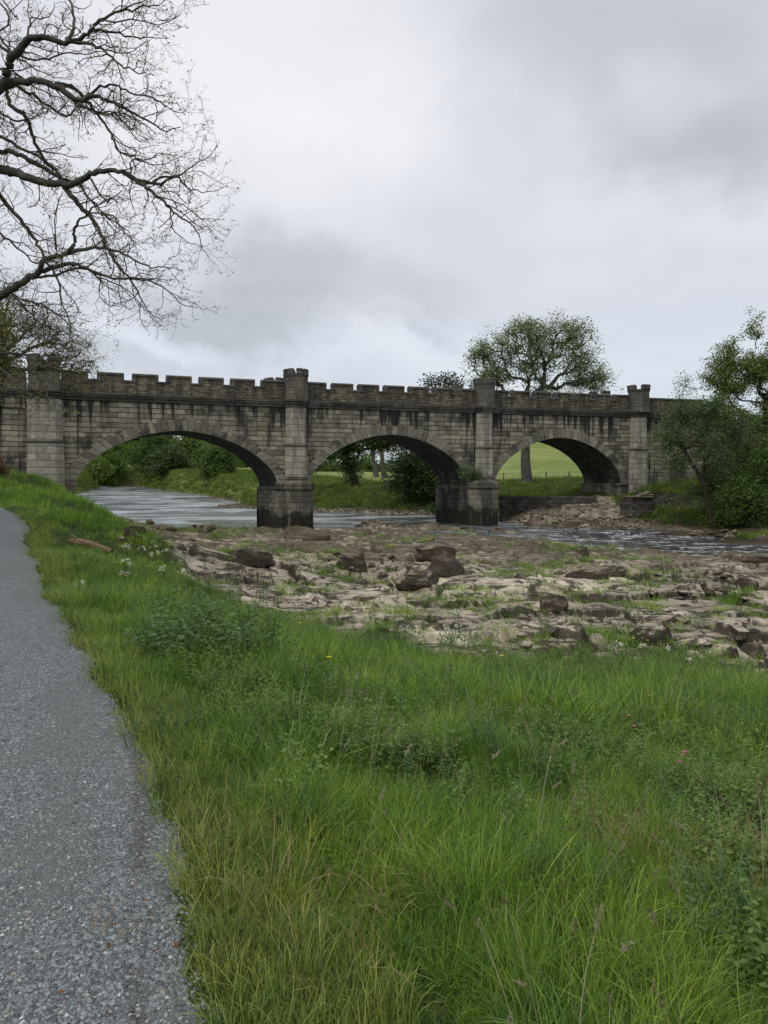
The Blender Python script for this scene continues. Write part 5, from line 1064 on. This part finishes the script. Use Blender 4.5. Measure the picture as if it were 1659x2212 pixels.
for pts, y0, y1, ra, rb in LIMB:
    P = limb3(pts, y0, y1); r = np.linspace(ra ** .7, rb ** .7, len(P)) ** (1 / .7) * .52
    if pts[0][0] < 0 and ra > .05: P = np.vstack([np.interp(P[0][2] - 1.2, [q[2] for q in trk], range(7)) * 0 + np.array((ob_[0], ob_[1], max(P[0][2] - 1.0, 3.0))), P]); r = np.r_[r[0] * 1.2, r]
    limbs.append((P, r))
    for l1 in sprout(P, r, 1, .28, 1.12, b1, (.5, 1.2)):
        tips.append(l1[0][-1])
        for l2 in sprout(*l1, 2, .21, .62, b2):
            tips.append(l2[0][-1])
            for l3 in sprout(*l2, 3, .115, .20, b3): tips.append(l3[0][-1])
a, b = tubes_np(limbs, 8); link('limbs', mesh_np('limbs', a - ob_, b, MATS['oak_bark'], True), oak)
a, b = tubes_np(b1 + b2, 4); tw_ = link('branches', mesh_np('branches', a - ob_, b, MATS['oak_bark'], True), oak)
a, b = tubes_np(b3, 3); link('twigs', mesh_np('twigs', a - ob_, b, MATS['oak_bark'], False), tw_)
tips = np.array(tips); a, b = leaves_np(tips, .02, int(len(tips) * 1.3), .045, gO, .2, .5); link('buds', mesh_np('buds', a - ob_, b, MATS['bud_leaf'], False), oak)
# budding tree behind the path with small olive leaves, and a darker tree at the very edge
yb = 33.0; bb = at_y(-30, 1040, yb)
leafy_tree('budding_tree', 'half-leafed brownish tree in front of the left end of the bridge', 'tree', (bb.x, yb, G(bb.x, yb)), [np.array(at_y(-20, 900, yb)), np.array(at_y(10, 780, yb))],
    [clump(60, 700, yb, 60, 60, 3), clump(150, 760, yb, 55, 45, 2.6), clump(110, 720, yb, 50, 50, 2), clump(20, 640, yb, 60, 60, 2), clump(190, 790, yb, 30, 22, .8), clump(100, 800, yb, 90, 18, 1), clump(-60, 680, yb, 80, 90, 3)], 'bud_leaf', 'oak_bark', .055, 15000, .36, .16, 420, 51, thin=.6)
ye = 26.0; be = at_y(-110, 1060, ye)
leafy_tree('evergreen_tree', 'dense olive-green tree cut off by the left edge above the bridge parapet', 'tree', (be.x, ye, G(be.x, ye)), [np.array(at_y(-90, 900, ye)), np.array(at_y(-60, 760, ye))],
    [clump(-20, 730, ye, 45, 60, 3), clump(-60, 700, ye, 60, 80, 3), clump(0, 790, ye, 28, 22, 1), clump(-40, 780, ye, 50, 30, 2)], 'olive_leaf', 'oak_bark', .07, 26000, .26, .12, 160, 52)
yr = 42.; b_ = at_y(-8, 1010, yr); leafy_tree('russet_shrub', 'small russet-leaved shrub against the wall at the left edge', 'shrub', (b_.x, yr, G(b_.x, yr)), [np.array((b_.x, yr, G(b_.x, yr) + .4))], [(np.array((b_.x, yr, G(b_.x, yr) + .7)), (.5, .5, .45), 1)], 'russet_leaf', 'oak_bark', .1, 1600, .14, .03, 20, 53)
p = b2w(33.0, -.55, 4.0); leafy_tree('ledge_shrub', 'green shrub sprouting from the ledge of the second pier', 'shrub', (p.x, p.y, p.z - .3), [np.array(p) + (0, 0, .2)], [(np.array(p) + (-.5, -.1, .3), (.8, .35, .5), 2), (np.array(p) + (.2, 0, .1), (.7, .35, .35), 1)], 'willow_leaf', 'dark_bark', .1, 2200, .16, .02, 26, 54)
p = b2w(-.0, 0, 0)

# ------------------------------------------------------------------ fence in the field, driftwood, wild flowers
fn = empty('field_fence', (at_y(1200, 1035, 112).x, 112, 4)); tag(fn, 'post and wire fence along the foot of the grassy hill seen through the right arch', 'fence'); fo = np.array(fn.location); wl = []
for q in range(9):
    u = 1045 + q * 46 - (3 if q % 2 else 0); pp = at_y(u, 1032, 112 + .6 * q); z0 = G(pp.x, pp.y); m = MB(); m.box(pp.x - .07 - fo[0], pp.x + .07 - fo[0], pp.y - .07 - fo[1], pp.y + .07 - fo[1], z0 - .4 - fo[2], z0 + 1.45 - fo[2]); m.build('post', MATS['fence_wood'], fn); wl.append(np.array((pp.x, pp.y - .09, z0)) - fo)
a, b = tubes_np([([p_ + (0, 0, h_) for p_ in wl], [.012] * 9) for h_ in (.4, .8, 1.15, 1.38)], 3); link('wires', mesh_np('wires', a, b, MATS['wire'], False), fn)
fn = empty('meadow_fence', (at_y(760, 1030, 150).x, 150, 4)); tag(fn, 'thin wire fence crossing the meadow behind the middle arch', 'fence'); fo = np.array(fn.location); wl = []
for q in range(13):
    u = 660 + q * 24; pp = at_y(u, 1032, 150); z0 = G(pp.x, pp.y); m = MB(); m.box(pp.x - .05 - fo[0], pp.x + .05 - fo[0], -.05, .05, z0 - .4 - fo[2], z0 + 1.5 - fo[2]); m.build('post', MATS['fence_wood'], fn); wl.append(np.array((pp.x, pp.y - .07, z0)) - fo)
a, b = tubes_np([([p_ + (0, 0, h_) for p_ in wl], [.012] * 13) for h_ in (.5, .95, 1.4)], 3); link('wires', mesh_np('wires', a, b, MATS['wire'], False), fn)
p = ground_at(195, 1192); gW = np.random.default_rng(4); lg = empty('driftwood_log', p); tag(lg, 'weathered brown driftwood log lying in the grass on the left bank', 'log')
a, b = tubes_np([(np.array([(-.7, .35, .26), (-.4, .2, .26), (-.05, .05, .2), (.3, -.1, .12), (.7, -.3, .02)]), [.06, .10, .11, .09, .04])], 9); a += gW.normal(size=a.shape) * .012; link('trunk', mesh_np('trunk', a, b, MATS['dead_wood'], False), lg)
a, b = tubes_np([(np.array([(-.4, .2, .26), (-.5, .15, .4), (-.62, .1, .5)]), [.04, .03, .01]), (np.array([(.1, 0, .18), (.2, .1, .3)]), [.03, .01])], 5); link('branch_stub', mesh_np('branch_stub', a, b, MATS['dead_wood'], False), lg)
def parsley(p, h, nst, seed, label, group='cow parsley in flower on the bank', spread=.25, umb=.05):
    g = np.random.default_rng(seed); e_ = empty('cow_parsley', p); tag(e_, label, 'wildflower', group); ln = []; fl = []
    for i in range(nst):
        x, y = g.normal(0, spread, 2); hh = h * g.uniform(.6, 1.1); top = np.array((x * 1.5, y * 1.5, hh)); ln.append((wiggly((x * .6, y * .6, 0), top, g, .03, 4), [.005, .004, .004, .003]))
        for k in range(5):
            an = g.uniform(0, 6.28); c = top + (math.cos(an) * umb * 2, math.sin(an) * umb * 2, g.uniform(.01, .07)); ln.append((np.array([top - (0, 0, .1), (top + c) / 2 + (0, 0, -.01), c]), [.003, .002, .002])); fl.append(c)
    a, b = tubes_np(ln, 3); link('stems', mesh_np('stems', a, b, MATS['stem_green'], False), e_)
    a, b = leaves_np(np.array(fl), umb * .45, len(fl) * 12, .020, g, .9, .9); a[:, 2] = a[:, 2]; link('flower_heads', mesh_np('flower_heads', a, b, MATS['white_flower'], False), e_)
    a, b = leaves_np(np.array([(g.normal(0, spread * 1.2), g.normal(0, spread * 1.2), g.uniform(.1, .5) * h) for _ in range(nst * 3)]), .08, nst * 70, .05, g, .6, .5); link('foliage', mesh_np('foliage', a, b, MATS['weed_leaf'], False), e_)
for k, (u, v, h_, ns, lab, sp_) in enumerate(((290, 1272, .8, 6, 'clump of white cow parsley above the dark nettles on the left bank', .28), (345, 1262, .85, 8, 'tallest white cow parsley at the bank edge above the flat bedrock', .3), (250, 1300, .7, 5, 'few white flower heads nearest the path on the left bank', .4), (312, 1300, .7, 6, 'small white flower heads just below the bank edge parsley', .3),
        (975, 1408, .7, 16, 'white cow parsley at the grass edge below the middle boulders', .35), (875, 1398, .6, 5, 'sparse white flower heads left of the larger parsley at the grass edge', .25), (1352, 1440, .85, 18, 'big clump of white cow parsley in front of the square broken boulder', .35), (1400, 1462, .5, 6, 'small white and yellow flowers in the grass right of the big parsley clump', .35))):
    parsley(ground_at(u, v, 4), h_ * .85, max(3, int(ns * .6)), 600 + k, lab, spread=sp_ * .7, umb=.032)
def weed_clump(u, v, wid, hgt, n, lw, mat, seed, label, cat='weed clump', name='weed_clump', pairs=8, y0=2):
    p = ground_at(u, v, y0); e_ = empty(name, p); tag(e_, label, cat); g = np.random.default_rng(seed); k = 0; Vs, Fs = [], []
    for i in range(n):
        a, b, _ = weed(1, hgt * g.uniform(.65, 1.1), lw, seed * 50 + i, pairs, .02); r = wid * math.sqrt(g.random()) * .5; an = g.uniform(0, 6.28); tx, ty = r * math.cos(an), r * math.sin(an)
        a = a + np.c_[a[:, 2] * tx * .8, a[:, 2] * ty * .8, a[:, 2] * 0] * .6 + (tx, ty, -.02 - .25 * r * r); Vs.append(a); Fs.append(b + k); k += len(a)
    link('leafy_stems', mesh_np('leafy_stems', np.concatenate(Vs), np.concatenate(Fs), MATS[mat], False), e_)
weed_clump(452, 1452, 1.15, .78, 130, .10, 'dark_weed_leaf', 3, 'big dark blue-green thistle clump rising from the grass beside the path', pairs=11)
weed_clump(300, 1330, 1.7, .45, 130, .12, 'dark_weed_leaf', 4, 'dark nettle patch with yellow buttercups on the left bank')
weed_clump(385, 1600, .45, .26, 50, .035, 'dark_weed_leaf', 5, 'small dark weed patch close to the path edge')
weed_clump(1480, 1470, 1.0, .55, 70, .09, 'pale_weed_leaf', 6, 'pale green flowering bush in front of the grey boulders at the right')
weed_clump(1045, 1660, .22, .50, 26, .035, 'dark_weed_leaf', 7, 'slender upright dark weed standing above the grass right of centre', pairs=12)
weed_clump(1200, 1540, .6, .38, 60, .07, 'dark_weed_leaf', 8, 'low dark weed patch in the grass below the white parsley')
weed_clump(860, 1500, 1.3, .42, 90, .06, 'weed_leaf', 9, 'greyish leafy weed patch in the middle of the bank')
weed_clump(650, 1830, .22, .22, 24, .025, 'dark_weed_leaf', 10, 'small grey-green weed low in the foreground grass left of centre')
weed_clump(1545, 2030, .35, .34, 60, .035, 'dark_weed_leaf', 11, 'dark leafy weed in the foreground at the lower right', y0=1.2)
weed_clump(1530, 1690, 1.1, .42, 150, .055, 'weed_leaf', 12, 'broad bramble patch with pink flowers at the right')
weed_clump(1290, 1640, .8, .36, 90, .05, 'weed_leaf', 13, 'leafy patch left of the broad bramble patch')
for k, (u, v, h_, lab, n) in enumerate(((515, 1330, 1.15, 'cluster of tall thin dry brown stalks at the edge of the bank', 9), (540, 1322, 1.0, 'pair of dry brown stalks right of the tall cluster', 3), (848, 1370, .75, 'single dry brown stalk standing against the bedrock', 1), (880, 1372, .7, 'thin dark stalk just right of the single stalk', 1), (1420, 1590, .75, 'thin dark leaning stem above the leafy patch at the right', 1), (1590, 1850, .95, 'dark leaning bramble stem at the right edge', 1), (970, 1560, .6, 'short dry dock stalk in the middle of the grass', 1))):
    p = ground_at(u, v, 1.5); e_ = empty('dry_stalk', p); tag(e_, lab, 'dry stalks', 'tall dry stalks'); g = np.random.default_rng(700 + k); ls = []; hd = []
    for i in range(n):
        x, y = g.normal(0, .22 if n > 1 else 0, 2); t_ = np.array((x + g.normal() * .08 + (.25 if k in (4, 5) else 0), y, h_ * g.uniform(.7, 1.05))); ls.append((wiggly((x, y, 0), t_, g, .012, 5), [.005, .004, .004, .003, .002])); hd += [t_ - (0, 0, q) for q in (.02, .06, .1, .15)]
    a, b = tubes_np(ls, 4); link('stem', mesh_np('stem', a, b, MATS['stem_brown'], False), e_); a, b = leaves_np(np.array(hd), .008, len(hd) * 6, .018, g, .2, .6); link('seed_head', mesh_np('seed_head', a, b, MATS['stem_brown'], False), e_)
def dots(name, mat, spots, size, label, group):
    for k, (u, v, h_) in enumerate(spots):
        p = ground_at(u, v + 12, 1.5); e_ = empty(name, p); tag(e_, label, 'wildflower', group); a, b = tubes_np([([(0, 0, 0), (.01, 0, h_ * .5), (.02, 0, h_)], [.002, .0015, .0012])], 3); link('stem', mesh_np('stem', a, b, MATS['stem_green'], False), e_)
        g = np.random.default_rng(900 + k); a = []; b = []
        for q in range(5):
            an = q * 1.2566; d = np.array((math.cos(an), math.sin(an), .35)); sd_ = np.array((-math.sin(an), math.cos(an), 0)); c = np.array((.02, 0, h_)); i = len(a); a += [c, c + d * size * .6 + sd_ * size * .4, c + d * size, c + d * size * .6 - sd_ * size * .4]; b.append((i, i + 1, i + 2, i + 3))
        link('petals', mesh_np('petals', a, b, MATS[mat], False), e_)
dots('buttercup', 'yellow_flower', [(258, 1275, .5), (322, 1275, .5), (270, 1300, .45), (180, 1248, .5), (330, 1268, .5), (250, 1272, .5), (1365, 1432, .5), (1395, 1440, .5), (1640, 1500, .5), (705, 1520, .4), (645, 1398, .4), (1080, 1480, .4)], .028, 'yellow buttercup flower dotted among the bank grass', 'buttercups in the grass')
dots('pink_campion', 'pink_flower', [(1465, 1790, .42), (1458, 1800, .4), (1395, 1610, .45), (1350, 1650, .4), (1555, 1585, .42), (1000, 1478, .4), (1470, 1785, .43), (1362, 1690, .4)], .014, 'small pink flower among the brambles', 'pink flowers in the brambles')
for w_ in bpy.data.objects:
    if w_.parent is None and w_.get('category') and not w_.get('kind'): w_['kind'] = 'thing'
sc.cycles.max_bounces = 5; sc.cycles.diffuse_bounces = 3; sc.cycles.glossy_bounces = 2; sc.cycles.transmission_bounces = 3; sc.cycles.use_adaptive_sampling = True; sc.cycles.adaptive_threshold = .02
